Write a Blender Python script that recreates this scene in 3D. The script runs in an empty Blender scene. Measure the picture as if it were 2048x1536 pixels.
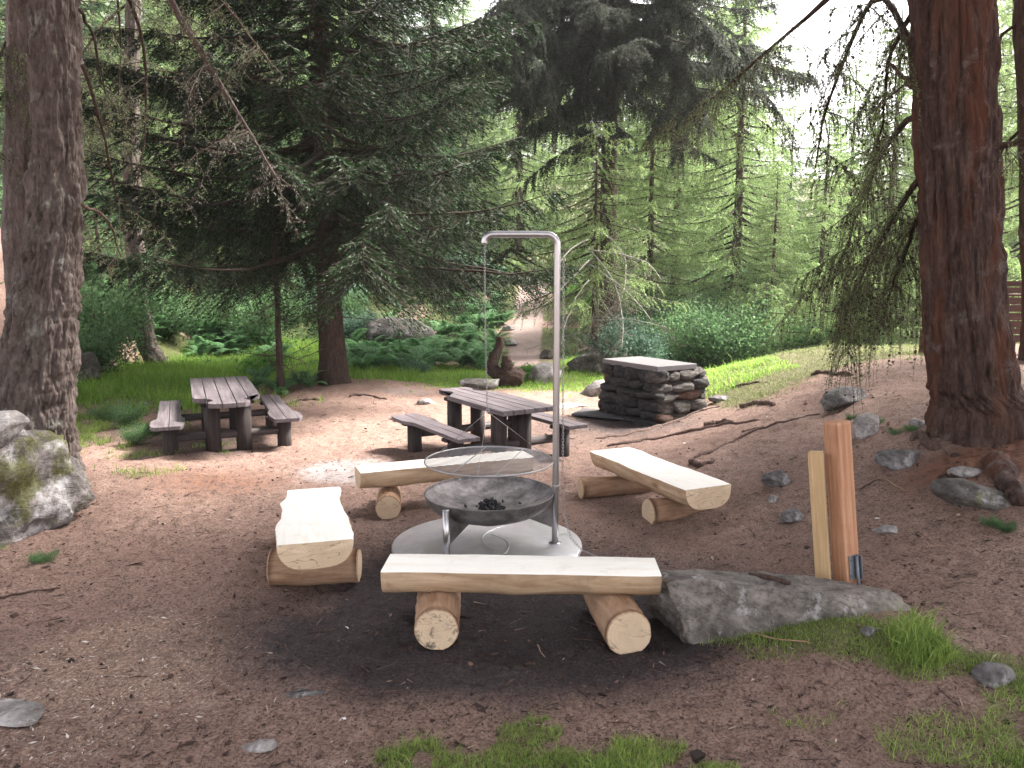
import bpy, bmesh, math, random
import numpy as np
from mathutils import Vector, Matrix, Euler

PI = math.pi
S = bpy.context.scene
C = S.collection
rng = np.random.default_rng(7)
random.seed(7)

# ------------------------------------------------------------------ camera, sky, sun, exposure
CAM_Z, PITCH, F = 2.35, math.radians(7.8), 1547.0
cam_d = bpy.data.cameras.new('camera')
cam_d.sensor_width = 36.0
cam_d.lens = 36.0 * F / 2048.0
cam_d.clip_start, cam_d.clip_end = 0.1, 2000
cam = bpy.data.objects.new('camera', cam_d)
cam.location = (0, 0, CAM_Z)
cam.rotation_euler = (PI / 2 - PITCH, 0, 0)
C.objects.link(cam)
S.camera = cam

SUN_EL, SUN_AZ = math.radians(50), math.radians(66)       # ahead and to the right
w = bpy.data.worlds.new('World'); S.world = w; w.use_nodes = True
wn = w.node_tree.nodes; wl = w.node_tree.links
bg = wn['Background']
sky = wn.new('ShaderNodeTexSky'); sky.sky_type = 'NISHITA'; sky.sun_disc = False
sky.sun_elevation = SUN_EL; sky.sun_rotation = SUN_AZ
sky.air_density = 1.0; sky.dust_density = 3.0; sky.ozone_density = 1.0
hs = wn.new('ShaderNodeHueSaturation'); hs.inputs['Saturation'].default_value = 0.22
tint = wn.new('ShaderNodeMixRGB'); tint.blend_type = 'MULTIPLY'; tint.inputs['Fac'].default_value = 1
tint.inputs['Color2'].default_value = (1.0, 0.955, 0.94, 1)
wl.new(sky.outputs[0], hs.inputs['Color']); wl.new(hs.outputs[0], tint.inputs['Color1'])
wl.new(tint.outputs[0], bg.inputs['Color'])
bg.inputs['Strength'].default_value = 0.15
sd = bpy.data.lights.new('sun', 'SUN'); sd.energy = 4.8; sd.angle = math.radians(14); sd.color = (1.0, 0.95, 0.88)
sun = bpy.data.objects.new('sun', sd)
sdir = Vector((math.sin(SUN_AZ) * math.cos(SUN_EL), math.cos(SUN_AZ) * math.cos(SUN_EL), math.sin(SUN_EL)))
sun.rotation_euler = sdir.to_track_quat('Z', 'Y').to_euler()
C.objects.link(sun)
vs = S.view_settings
vs.view_transform = 'Standard'; vs.look = 'None'; vs.gamma = 1; vs.use_curve_mapping = False
vs.exposure = 2.35
S.cycles.use_denoising = True
S.cycles.max_bounces = 6; S.cycles.diffuse_bounces = 3; S.cycles.transparent_max_bounces = 4
S.cycles.volume_bounces = 0

# ------------------------------------------------------------------ numpy noise
def _h(ix, iy, iz):
    n = (ix * 374761393 + iy * 668265263 + iz * 1274126177) & 0xFFFFFFFF
    n = ((n ^ (n >> 13)) * 1274126177) & 0xFFFFFFFF
    n = ((n ^ (n >> 15)) * 2246822519) & 0xFFFFFFFF
    return ((n ^ (n >> 16)) & 0xFFFFFF) / float(0xFFFFFF)
def vn(P):
    P = np.asarray(P, float)
    I = np.floor(P).astype(np.int64); f = P - I; f = f * f * f * (f * (f * 6 - 15) + 10)
    x, y, z = I[..., 0], I[..., 1], I[..., 2]; fx, fy, fz = f[..., 0], f[..., 1], f[..., 2]
    def L(a, b, t): return a + (b - a) * t
    return L(L(L(_h(x, y, z), _h(x + 1, y, z), fx), L(_h(x, y + 1, z), _h(x + 1, y + 1, z), fx), fy),
             L(L(_h(x, y, z + 1), _h(x + 1, y, z + 1), fx), L(_h(x, y + 1, z + 1), _h(x + 1, y + 1, z + 1), fx), fy), fz) * 2 - 1
def fbm(P, o=4, g=0.5):
    P = np.asarray(P, float); a, s, r = 1.0, 0.0, 0.0
    for i in range(o):
        r = r + a * vn(P + 17.3 * i); s += a; a *= g; P = P * 2.03
    return r / s
def ridge(P, o=4):
    P = np.asarray(P, float); a, s, r = 1.0, 0.0, 0.0
    for i in range(o):
        r = r + a * (1 - np.abs(vn(P + 9.1 * i)) * 2); s += a; a *= .5; P = P * 2.1
    return r / s
def ss(a, b, x):
    t = np.clip((np.asarray(x, float) - a) / (b - a), 0, 1); return t * t * (3 - 2 * t)

# ------------------------------------------------------------------ terrain height
def v3(x, y, s, k=0.0):
    x, y = np.broadcast_arrays(np.asarray(x, float), np.asarray(y, float))
    return np.stack([x * s, y * s, np.full(x.shape, k)], -1)
def gs(x, y, cx, cy, rx, ry, a=0.0):
    c, s = math.cos(a), math.sin(a); dx, dy = x - cx, y - cy
    u, v = dx * c + dy * s, -dx * s + dy * c
    return np.exp(-((u / rx) ** 2 + (v / ry) ** 2))
def path_x(y):                       # centre line of the footpath up the slope
    return .40 + .044 * (y - 24) + .34 * np.maximum(y - 36, 0)
def H(x, y, fine=True):
    x = np.asarray(x, float); y = np.asarray(y, float)
    m = 1.08 * ss(1.0, 6.0, x - .10 * (y - 9)) * (0.25 + .75 * ss(2.0, 8.5, y)) * (1 - ss(14.5, 19, y) * .85)
    m = m * (1 - .0 * x)
    # dip in front of the stone barbecue
    m = m * (1 - .75 * gs(x, y, 1.7, 12.2, 1.5, 1.6))
    left = 3.6 * ss(-9.0, -13, x) * ss(8.5, 14, y) * (1 - ss(24, 40, y) * .3)
    d = np.maximum(y - 22.5, 0)
    side = 1 - ss(-.75, .50, x / np.maximum(y, 5))
    hill = d * (.125 + .05 * side) + np.maximum(y - 55, 0) * (.04 + .38 * side) + np.maximum(y - 120, 0) * .05
    hill = hill * (1 + .25 * ss(10, 60, np.abs(x))); hill = 42 * (1 - np.exp(-hill / 42))
    dipr = -.6 * ss(16.5, 20, y) * (1 - ss(24, 30, y)) * ss(2.5, 6, x)
    b = .20 * gs(x, y, 1.95, 4.42, .72, .45) + .22 * gs(x, y, -3.75, 16.2, 1.6, 1.1) + .35 * gs(x, y, 2.3, 19.2, 1.6, 1.3) \
        + .12 * gs(x, y, -4.9, 8.3, 1.3, 1.2) + .10 * gs(x, y, 4.3, 7.3, 1.4, 1.2) + .3 * gs(x, y, -8, 16.5, 1.6, 3)
    z = m + left + hill + dipr + b
    far = ss(15, 30, y)
    z = z + (.05 + .10 * far) * fbm(v3(x, y, .45), 3) + far * .6 * fbm(v3(x, y, .12, 5.0), 2) * ss(24, 40, y)
    flat = gs(x, y, -.2, 6.6, 1.3, 1.3)
    z = z * (1 - flat)
    if fine:
        n = fbm(v3(x, y, 2.3), 3) * .034 + fbm(v3(x, y, 9.0, 3.0), 3) * .018 + np.maximum(ridge(v3(x, y, 5.0, 8.0), 2) - .35, 0) * .012
        z = z + n * (1 - .9 * gs(x, y, -.2, 6.6, .75, .75))
    return z
def Hs(x, y): return float(H(np.array([x]), np.array([y]))[0])
def ray(px, py):
    a = (px - 1024) / F; b = (768 - py) / F
    return np.array([a, math.cos(PITCH) + b * math.sin(PITCH), -math.sin(PITCH) + b * math.cos(PITCH)])
def hit(px, py):
    d = ray(px, py); t = np.concatenate([np.linspace(2, 30, 1500), np.linspace(30, 160, 1500)])
    P = d[None] * t[:, None]; z = CAM_Z + P[:, 2]; g = H(P[:, 0], P[:, 1])
    i = np.argmax(z < g) if (z < g).any() else len(t) - 1
    return (float(P[i, 0]), float(P[i, 1]), float(g[i]))
def at(px, py, Y):
    d = ray(px, py); k = Y / d[1]; return (d[0] * k, Y, CAM_Z + d[2] * k)

# ------------------------------------------------------------------ object helpers
def tag(o, label=None, cat=None, group=None, kind=None):
    if label: o['label'] = label
    if cat: o['category'] = cat
    if group: o['group'] = group
    if kind: o['kind'] = kind
    return o
def empty(name, loc=(0, 0, 0), rz=0, label=None, cat=None, group=None):
    o = bpy.data.objects.new(name, None); C.objects.link(o); o.location = loc; o.rotation_euler = (0, 0, rz)
    o.empty_display_size = .1
    return tag(o, label, cat, group)
def link(name, me, parent=None):
    o = bpy.data.objects.new(name, me); C.objects.link(o)
    if parent: o.parent = parent
    return o
def mesh(name, V, Q=None, T=None, mat=None, smooth=True, col=None, attrs=None, face_mat=None):
    V = np.asarray(V, np.float32).reshape(-1, 3)
    me = bpy.data.meshes.new(name)
    idx, tot = [], []
    if Q is not None and len(Q): Q = np.asarray(Q, np.int32); idx.append(Q.ravel()); tot.append(np.full(len(Q), 4, np.int32))
    if T is not None and len(T): T = np.asarray(T, np.int32); idx.append(T.ravel()); tot.append(np.full(len(T), 3, np.int32))
    idx = np.concatenate(idx); tot = np.concatenate(tot)
    me.vertices.add(len(V)); me.vertices.foreach_set('co', V.ravel())
    me.loops.add(len(idx)); me.loops.foreach_set('vertex_index', idx)
    me.polygons.add(len(tot)); me.polygons.foreach_set('loop_start', np.concatenate([[0], np.cumsum(tot)[:-1]]).astype(np.int32))
    me.polygons.foreach_set('use_smooth', np.full(len(tot), smooth, bool))
    mats = mat if isinstance(mat, (list, tuple)) else [mat]
    for m in mats:
        if m: me.materials.append(m)
    if face_mat is not None: me.polygons.foreach_set('material_index', np.asarray(face_mat, np.int32))
    me.update(calc_edges=True)
    if col is not None: attrs = dict(attrs or {}); attrs['tone'] = col
    for k, a in (attrs or {}).items():
        a = np.asarray(a, np.float32)
        at_ = me.attributes.new(k, 'FLOAT_COLOR', 'POINT')
        if a.ndim == 1: a = np.stack([a, a, a, np.ones_like(a)], 1)
        at_.data.foreach_set('color', a.ravel())
    return me

# ------------------------------------------------------------------ material helpers
class NT:
    def __init__(s, name):
        s.m = bpy.data.materials.new(name); s.m.use_nodes = True; s.t = s.m.node_tree
        s.b = s.t.nodes['Principled BSDF']; s.b.inputs['Specular IOR Level'].default_value = .25
        s.co = s.n('ShaderNodeTexCoord')
    def n(s, ty, **k):
        x = s.t.nodes.new(ty)
        for a, v in k.items(): setattr(x, a, v)
        return x
    def L(s, a, b): s.t.links.new(a, b)
    def setv(s, inp, v):
        if hasattr(v, 'is_output') or isinstance(v, bpy.types.NodeSocket): s.L(v, inp)
        else:
            if isinstance(v, (tuple, list)) and len(v) == 3 and inp.type == 'RGBA': v = (*v, 1)
            inp.default_value = v
    def map(s, scale=(1, 1, 1), coord='Object', rot=(0, 0, 0)):
        x = s.n('ShaderNodeMapping'); s.L(s.co.outputs[coord], x.inputs[0])
        x.inputs['Scale'].default_value = scale; x.inputs['Rotation'].default_value = rot; return x.outputs[0]
    def noise(s, scale, detail=4, vec=None, rough=.55, dist=0):
        x = s.n('ShaderNodeTexNoise'); x.inputs['Scale'].default_value = scale; x.inputs['Detail'].default_value = detail
        x.inputs['Roughness'].default_value = rough; x.inputs['Distortion'].default_value = dist
        s.L(vec if vec is not None else s.co.outputs['Object'], x.inputs['Vector']); return x.outputs['Fac']
    def voro(s, scale, vec=None, feature='F1'):
        x = s.n('ShaderNodeTexVoronoi', feature=feature); x.inputs['Scale'].default_value = scale
        s.L(vec if vec is not None else s.co.outputs['Object'], x.inputs['Vector']); return x
    def ramp(s, f, stops):
        x = s.n('ShaderNodeValToRGB'); s.L(f, x.inputs[0]); e = x.color_ramp.elements
        while len(e) < len(stops): e.new(.5)
        for i, (p, c) in enumerate(stops):
            e[i].position = p; e[i].color = (*c, 1) if isinstance(c, tuple) else (c, c, c, 1)
        return x.outputs[0]
    def mix(s, f, a, b, mode='MIX'):
        x = s.n('ShaderNodeMixRGB', blend_type=mode)
        s.setv(x.inputs[0], f); s.setv(x.inputs[1], a); s.setv(x.inputs[2], b); return x.outputs[0]
    def math(s, op, a, b=0.0, clamp=False):
        x = s.n('ShaderNodeMath', operation=op); x.use_clamp = clamp
        s.setv(x.inputs[0], a); s.setv(x.inputs[1], b); return x.outputs[0]
    def attr(s, name):
        x = s.n('ShaderNodeAttribute', attribute_name=name); return x
    def sep(s, c):
        x = s.n('ShaderNodeSeparateColor'); s.L(c, x.inputs[0]); return x.outputs
    def bump(s, h, strength=.5, dist=.02):
        x = s.n('ShaderNodeBump'); x.inputs['Strength'].default_value = strength; x.inputs['Distance'].default_value = dist
        s.L(h, x.inputs['Height']); s.L(x.outputs[0], s.b.inputs['Normal']); return x.outputs[0]
    def out(s, color=None, rough=None, metal=None, spec=None):
        if color is not None: s.setv(s.b.inputs['Base Color'], color)
        if rough is not None: s.setv(s.b.inputs['Roughness'], rough)
        if metal is not None: s.setv(s.b.inputs['Metallic'], metal)
        if spec is not None: s.setv(s.b.inputs['Specular IOR Level'], spec)
        return s.m
    def translucent(s, color, fac):
        o = s.t.nodes['Material Output']; tr = s.n('ShaderNodeBsdfTranslucent'); s.setv(tr.inputs[0], color)
        mx = s.n('ShaderNodeMixShader'); mx.inputs[0].default_value = fac
        s.L(s.b.outputs[0], mx.inputs[1]); s.L(tr.outputs[0], mx.inputs[2]); s.L(mx.outputs[0], o.inputs[0])

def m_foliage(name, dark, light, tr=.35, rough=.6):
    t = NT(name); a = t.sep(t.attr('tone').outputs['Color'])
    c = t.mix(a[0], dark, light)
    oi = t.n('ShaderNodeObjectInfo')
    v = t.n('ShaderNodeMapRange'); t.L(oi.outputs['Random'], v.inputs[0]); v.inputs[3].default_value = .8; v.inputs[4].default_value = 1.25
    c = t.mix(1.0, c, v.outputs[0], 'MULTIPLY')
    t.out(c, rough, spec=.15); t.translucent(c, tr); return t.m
def m_bark(name, base, light, dark, lichen=None, vs=1.0, red=None, pl=.5, pz=.28):
    t = NT(name); v = t.map((1, 1, .28))
    n1 = t.noise(9 * vs, 8, v, .68, .6); n2 = t.noise(34 * vs, 5, t.map((1, 1, .5)), .6)
    c = t.ramp(n1, [(.32, dark), (.5, base), (.68, light)])
    c = t.mix(t.math('MULTIPLY', n2, .7), c, t.ramp(n2, [(.3, dark), (.7, light)]))
    if red is not None:
        c = t.mix(t.ramp(t.noise(2.2, 4, t.map((1.6, 1.6, .22)), .6), [(.50, 0.0), (.60, .75)]), c, t.mix(n2, red, tuple(q * .5 for q in red)))
    if lichen is not None:
        c = t.mix(t.ramp(t.noise(3.0, 9, None, .75), [(.56, 0.0), (.66, .75)]), c, lichen)
    vo = t.voro(15 * vs, t.mix(.10, t.map((1, 1, pz)), t.n('ShaderNodeTexNoise').outputs['Color']), 'DISTANCE_TO_EDGE')
    vc = t.voro(15 * vs, t.mix(.10, t.map((1, 1, pz)), t.n('ShaderNodeTexNoise').outputs['Color']))
    c = t.mix(t.math('MULTIPLY', t.sep(vc.outputs['Color'])[0], .45 * pl), c, light)
    c = t.mix(t.ramp(vo.outputs['Distance'], [(.0, .8 * pl), (.10, 0.0)]), c, dark)
    h = t.math('ADD', n1, t.math('MULTIPLY', t.math('MINIMUM', vo.outputs['Distance'], .25), 1.2))
    t.bump(t.math('ADD', h, t.math('MULTIPLY', n2, .4)), .8, .03)
    return t.out(c, .85, spec=.2)

M = {}
M['bark_left'] = m_bark('larch bark grey brown', (.092, .068, .060), (.175, .145, .132), (.020, .014, .012), (.25, .26, .23), 1.0, None, .4, .3)
M['bark_right'] = m_bark('larch bark red brown', (.052, .028, .022), (.12, .080, .068), (.009, .005, .005), (.17, .15, .14), 1.0, (.12, .045, .024), .22, .12)
M['bark_small'] = m_bark('spruce bark', (.085, .052, .042), (.17, .12, .10), (.03, .018, .015), (.17, .18, .15), 1.6)
M['bark_dark'] = m_bark('dark spruce bark', (.050, .032, .025), (.095, .066, .054), (.018, .011, .009), None, 1.6)
M['deadwood'] = m_bark('weathered dead wood', (.09, .055, .04), (.17, .12, .10), (.02, .012, .01), None, 1.5)
M['root'] = m_bark('root bark', (.12, .075, .062), (.19, .13, .11), (.045, .028, .022), None, 1.8)
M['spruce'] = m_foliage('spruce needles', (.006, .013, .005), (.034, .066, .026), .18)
M['spruce_bg'] = m_foliage('far spruce needles', (.03, .065, .03), (.12, .21, .095), .4)
M['larch'] = m_foliage('larch needles', (.145, .215, .078), (.43, .58, .25), .5)
M['larch_shade'] = m_foliage('shaded larch needles', (.075, .090, .045), (.26, .32, .15), .45)  # darker copy of the larch needles, shade put into the colour
M['larch_silhouette'] = m_foliage('silhouette larch needles', (.034, .044, .036), (.115, .13, .10), .35)  # larch needles darkened in colour to stand as a silhouette
M['lichen_twig'] = m_foliage('lichen covered twigs', (.11, .105, .085), (.36, .37, .31), .1)
M['twig'] = m_foliage('bare brown twigs', (.035, .024, .018), (.11, .085, .068), .05)
M['fern'] = m_foliage('fern leaf', (.045, .12, .05), (.23, .42, .19), .45)
M['shrub'] = m_foliage('shrub leaf', (.038, .085, .034), (.16, .28, .12), .4)
M['shrub_blue'] = m_foliage('blue green shrub leaf', (.04, .085, .055), (.17, .28, .20), .3)
M['leafy'] = m_foliage('bright broad leaf', (.07, .17, .04), (.20, .40, .09), .45)
M['grass'] = m_foliage('grass blade', (.09, .16, .03), (.36, .46, .13), .45)
M['meadow'] = m_foliage('meadow grass', (.15, .29, .04), (.42, .62, .14), .5)
t = NT('forest litter'); a = t.sep(t.attr('tone').outputs['Color'])[0]
M['dry_grass'] = m_foliage('short dry grass', (.10, .12, .05), (.30, .34, .15), .35)
M['litter'] = t.out(t.ramp(a, [(0, (.020, .013, .012)), (.3, (.075, .042, .034)), (.6, (.19, .12, .095)), (.85, (.36, .27, .21)), (1, (.58, .53, .48))]), .8)

# ground
t = NT('forest floor')
A = t.sep(t.attr('ma').outputs['Color']); B = t.sep(t.attr('mb').outputs['Color'])
n1 = t.noise(1.3, 6); n2 = t.noise(11, 8, None, .7); n3 = t.noise(52, 7, None, .8); n4 = t.noise(220, 3)
dirt = t.ramp(n2, [(.30, (.066, .036, .028)), (.5, (.180, .106, .084)), (.72, (.300, .200, .162))])
dirt = t.mix(t.ramp(n3, [(.42, 0.0), (.66, .8)]), dirt, (.42, .305, .25))
dirt = t.mix(t.ramp(n3, [(.34, .9), (.50, 0.0)]), dirt, (.018, .011, .010))
dirt = t.mix(t.ramp(n1, [(.35, 0.0), (.7, .5)]), dirt, t.mix(n3, (.12, .070, .058), (.24, .155, .13)))
chips = t.ramp(n3, [(.40, (.14, .09, .07)), (.55, (.33, .225, .175)), (.68, (.60, .47, .37))])
char_dark = t.ramp(n3, [(.36, (.012, .011, .013)), (.55, (.034, .030, .034)), (.74, (.10, .086, .088))])
ash = t.ramp(n3, [(.35, (.20, .18, .18)), (.65, (.40, .37, .37))])
gr = t.ramp(n3, [(.35, (.045, .055, .018)), (.55, (.095, .125, .035)), (.7, (.16, .19, .065))])
pth = t.ramp(n3, [(.35, (.15, .105, .09)), (.65, (.34, .26, .235))])
moss = t.ramp(n2, [(.35, (.035, .045, .014)), (.55, (.09, .10, .035)), (.7, (.17, .13, .07))])
red = t.ramp(n2, [(.35, (.08, .038, .025)), (.65, (.24, .12, .08))])
def edge(m, s=.5): return t.ramp(t.math('ADD', m, t.math('MULTIPLY', t.math('SUBTRACT', n2, .5), s)), [(.38, 0.0), (.62, 1.0)])
c = dirt
c = t.mix(edge(B[1]), c, moss); c = t.mix(edge(B[2]), c, red)
c = t.mix(edge(A[2], 1.1), c, chips); c = t.mix(t.math('MULTIPLY', t.ramp(t.math('ADD', A[1], t.math('MULTIPLY', t.math('SUBTRACT', n2, .5), .9)), [(.22, 0.0), (.80, 1.0)]), .92), c, char_dark)
c = t.mix(t.math('MULTIPLY', edge(t.attr('mc').outputs['Fac'], .9), .75), c, ash); c = t.mix(t.math('MULTIPLY', edge(A[0], 1.3), .62), c, gr)
c = t.mix(edge(B[0]), c, pth)
t.bump(t.math('ADD', t.math('MULTIPLY', n3, .8), t.math('ADD', t.math('MULTIPLY', n4, .25), n2)), .75, .025)
M['ground'] = t.out(c, t.ramp(n1, [(.3, .7), (.7, .95)]), spec=.2)

# rocks
def m_rock(name, a, b, dk, moss=0.0, lichen=0.0, mossc=(.10, .115, .02)):
    t = NT(name); n1 = t.noise(3.2, 8, t.map((1, 1, 1.8)), .65, .4); n2 = t.noise(24, 6, None, .7)
    c = t.ramp(n1, [(.3, dk), (.48, a), (.66, b)])
    c = t.mix(t.ramp(n2, [(.35, .7), (.5, 0.0)]), c, dk); c = t.mix(t.ramp(n2, [(.55, 0.0), (.75, .6)]), c, b)
    if lichen: c = t.mix(t.ramp(t.noise(4.6, 8, t.map((1, 1, .7)), .72), [(.58 - lichen * .14, 0.0), (.70 - lichen * .12, .8)]), c, t.mix(n2, (.42, .40, .42), (.62, .60, .60)))
    if moss:
        mm = t.ramp(t.noise(2.6, 8, t.map((1.2, 1.2, .6)), .7), [(.66 - moss * .16, 0.0), (.74 - moss * .16, .8)])
        c = t.mix(mm, c, t.ramp(n2, [(.3, tuple(q * .35 for q in mossc)), (.7, tuple(q * 1.25 for q in mossc))]))
    vo = t.voro(3.4, t.map((1, 1, 2.4)), 'DISTANCE_TO_EDGE')
    t.bump(t.math('ADD', t.math('ADD', n1, t.math('MULTIPLY', n2, .35)), t.math('MULTIPLY', t.math('MINIMUM', vo.outputs['Distance'], .06), 1.6)), .8, .04)
    return t.out(c, .8, spec=.3)
M['rock'] = m_rock('grey schist rock', (.115, .108, .108), (.26, .245, .245), (.035, .031, .032), .1, .1)
M['rock_lichen'] = m_rock('lichen covered rock', (.13, .115, .11), (.30, .26, .25), (.035, .03, .028), 1.0, .55, (.10, .105, .018))
M['rock_pale'] = m_rock('pale rock', (.24, .22, .215), (.44, .42, .41), (.09, .08, .075), .0, .15)
M['rock_moss'] = m_rock('mossy rock', (.085, .078, .072), (.17, .155, .14), (.03, .026, .022), .5, .2)
M['rock_front'] = m_rock('flat foreground rock', (.15, .132, .12), (.29, .26, .235), (.045, .038, .034), .25, .15, (.05, .06, .025))
M['stone_dark'] = m_rock('dark wall stone', (.030, .029, .031), (.085, .078, .078), (.008, .008, .008))
M['stone_wall'] = m_rock('grey wall stone', (.065, .057, .052), (.145, .125, .11), (.022, .019, .017))
M['stone_red'] = m_rock('rusty wall stone', (.095, .052, .038), (.18, .105, .08), (.022, .014, .012))

# woods
def m_wood(name, a, b, dk, rough=.6, grain=(26, 26, 1.2), knots=True, kn=(.06, .03, .015)):
    t = NT(name); n = t.noise(1.0, 8, t.map(grain), .6, .5); n2 = t.noise(5, 4)
    c = t.ramp(n, [(.3, dk), (.5, a), (.7, b)]); c = t.mix(t.ramp(n2, [(.4, 0.0), (.75, .45)]), c, dk)
    if knots:
        vo = t.voro(3.1, t.map((1, 1, .75)))
        c = t.mix(t.ramp(vo.outputs['Distance'], [(.0, .95), (.07, .7), (.13, 0.0)]), c, kn)
    t.bump(n, .25, .008); return t.out(c, rough, spec=.3)
M['plank_grey'] = m_wood('weathered dark plank', (.135, .115, .125), (.225, .195, .205), (.065, .052, .056), .5, (34, 1.3, 34), False)
M['post_dark'] = m_wood('dark stained log', (.036, .027, .025), (.068, .052, .048), (.014, .010, .010), .75, (22, 22, 1.5), False)
M['beam_dark'] = m_wood('dark stained beam', (.060, .050, .050), (.11, .093, .092), (.028, .022, .022), .65, (2, 22, 22), False)
M['larchwood'] = m_wood('fresh larch timber', (.43, .225, .13), (.54, .31, .19), (.30, .14, .08), .6, (30, 30, 1.4), True)
M['pinewood'] = m_wood('fresh pine timber', (.50, .345, .19), (.62, .45, .27), (.38, .25, .125), .6, (34, 34, 1.4), True)
M['redslat'] = m_wood('red brown slat', (.10, .040, .032), (.14, .06, .05), (.06, .022, .018), .5, (1.3, 30, 30), False)
def m_log(name, a, b, dk, top=False):
    # along local X
    t = NT(name); n = t.noise(1.0, 8, t.map((1.6, 13, 13)), .65, .9); n2 = t.noise(60, 4)
    c = t.ramp(n, [(.28, dk), (.46, a), (.68, b)])
    vo = t.voro(2.3, t.map((1, 1.6, 1.6)))
    if not top:
        c = t.mix(t.ramp(vo.outputs['Distance'], [(.0, .9), (.09, .7), (.17, 0.0)]), c, (.17, .085, .045))
        c = t.mix(t.ramp(t.noise(1.0, 5, t.map((4, 7, 7)), .6, 1.5), [(.55, 0.0), (.72, .55)]), c, (.22, .115, .055))
    if top: c = t.mix(t.ramp(t.noise(5, 8, None, .75), [(.55, 0.0), (.72, .35)]), c, (.50, .42, .33))
    else: c = t.mix(t.ramp(t.noise(3, 8, None, .75), [(.50, 0.0), (.70, .5)]), c, (.20, .14, .10))
    t.bump(t.math('ADD', n, t.math('MULTIPLY', n2, .15)), .35, .012); return t.out(c, .62, spec=.25)
M['log_side'] = m_log('peeled log side', (.42, .29, .185), (.56, .42, .29), (.27, .165, .095))
M['log_foot'] = m_log('peeled log foot', (.33, .205, .13), (.46, .31, .21), (.19, .10, .06))
M['log_top'] = m_log('freshly sawn log top', (.87, .84, .78), (.90, .88, .83), (.82, .76, .67), True)
def m_end(name, stain):
    t = NT(name)
    g = t.n('ShaderNodeVectorMath', operation='LENGTH'); t.L(t.map((0, 1, 1)), g.inputs[0])
    w_ = t.math('SINE', t.math('MULTIPLY', t.math('ADD', g.outputs['Value'], t.math('MULTIPLY', t.noise(6, 3), .03)), 300.0))
    c = t.mix(t.ramp(w_, [(.3, 0.0), (1, .16)]), t.mix(t.noise(9, 4), (.56, .42, .28), (.66, .52, .38)), (.38, .25, .14))
    ck = t.noise(1.3, 2, t.map((1, 2.2, 9), rot=(.5, 0, 0)), .5)
    c = t.mix(t.ramp(ck, [(.49, 0.0), (.5, .7), (.51, 0.0)]), c, (.16, .10, .06)); c = t.mix(t.ramp(t.noise(7, 6, None, .7), [(.5, 0.0), (.75, .45)]), c, (.34, .25, .18))
    if stain: c = t.mix(t.ramp(t.noise(9, 6, None, .7), [(.52, 0.0), (.60, .85)]), c, (.06, .05, .045))
    return t.out(c, .7, spec=.2)
M['log_end'] = m_end('sawn log end', False); M['log_end_stain'] = m_end('stained log end', True)

# metals
t = NT('brushed stainless tube'); n = t.noise(1, 5, t.map((60, 60, 3)))
t.bump(n, .05, .002); M['steel'] = t.out(t.mix(n, (.42, .41, .42), (.56, .55, .56)), .33, 1.0)
t = NT('sooty steel bowl'); n = t.noise(5, 7, None, .7); n2 = t.noise(2.4, 4)
M['bowl'] = t.out(t.mix(t.ramp(n, [(.4, 0.0), (.62, .85)]), (.22, .205, .20), (.06, .052, .050)), t.ramp(n2, [(.3, .42), (.7, .62)]), .75)
t = NT('ashy bowl inside'); n = t.noise(6, 7, None, .7)
M['bowl_in'] = t.out(t.ramp(n, [(.36, (.075, .068, .068)), (.5, (.17, .155, .155)), (.66, (.31, .285, .29))]), .6, .35)
t = NT('wet steel plate'); n = t.noise(3, 6, None, .6); n2 = t.noise(38, 4, t.map((1, 3, 1))); 
t.bump(t.math('ADD', n, t.math('MULTIPLY', n2, .3)), .14, .01)
rc = t.math('ABSOLUTE', t.math('SUBTRACT', t.voro(.9).outputs['Distance'], .45))
M['plate'] = t.out(t.mix(t.ramp(n, [(.45, 0.0), (.6, .55)]), (.78, .77, .80), (.52, .51, .54)), t.ramp(n, [(.35, .30), (.7, .52)]), .75)
t = NT('galvanised wire'); M['wire'] = t.out((.42, .41, .42), .38, 1.0)
t = NT('chain steel'); M['chain'] = t.out((.36, .35, .36), .35, 1.0)
t = NT('sooty grate'); M['grate'] = t.out((.36, .35, .36), .45, .9)
t = NT('galvanised bracket'); M['bracket'] = t.out(t.mix(t.noise(40), (.20, .22, .25), (.33, .35, .39)), .5, .8)
t = NT('charcoal'); n = t.noise(60, 4); M['charcoal'] = t.out(t.ramp(n, [(.4, (.008, .008, .009)), (.62, (.03, .03, .032)), (.75, (.30, .29, .29))]), .8)
t = NT('concrete slab'); n = t.noise(14, 8, None, .7); t.bump(n, .3, .01)
M['slab'] = t.out(t.mix(n, (.10, .094, .10), (.205, .195, .205)), .42, spec=.5)
t = NT('worn rubber mat'); n = t.noise(3, 6); M['mat'] = t.out(t.mix(n, (.055, .052, .058), (.11, .10, .11)), .6)
t = NT('white scrap'); M['paper'] = t.out((.7, .68, .66), .7)
t = NT('dark core'); M['core'] = t.out((.015, .014, .013), .95)  # near-black fill behind the gaps between the barbecue stones

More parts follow.
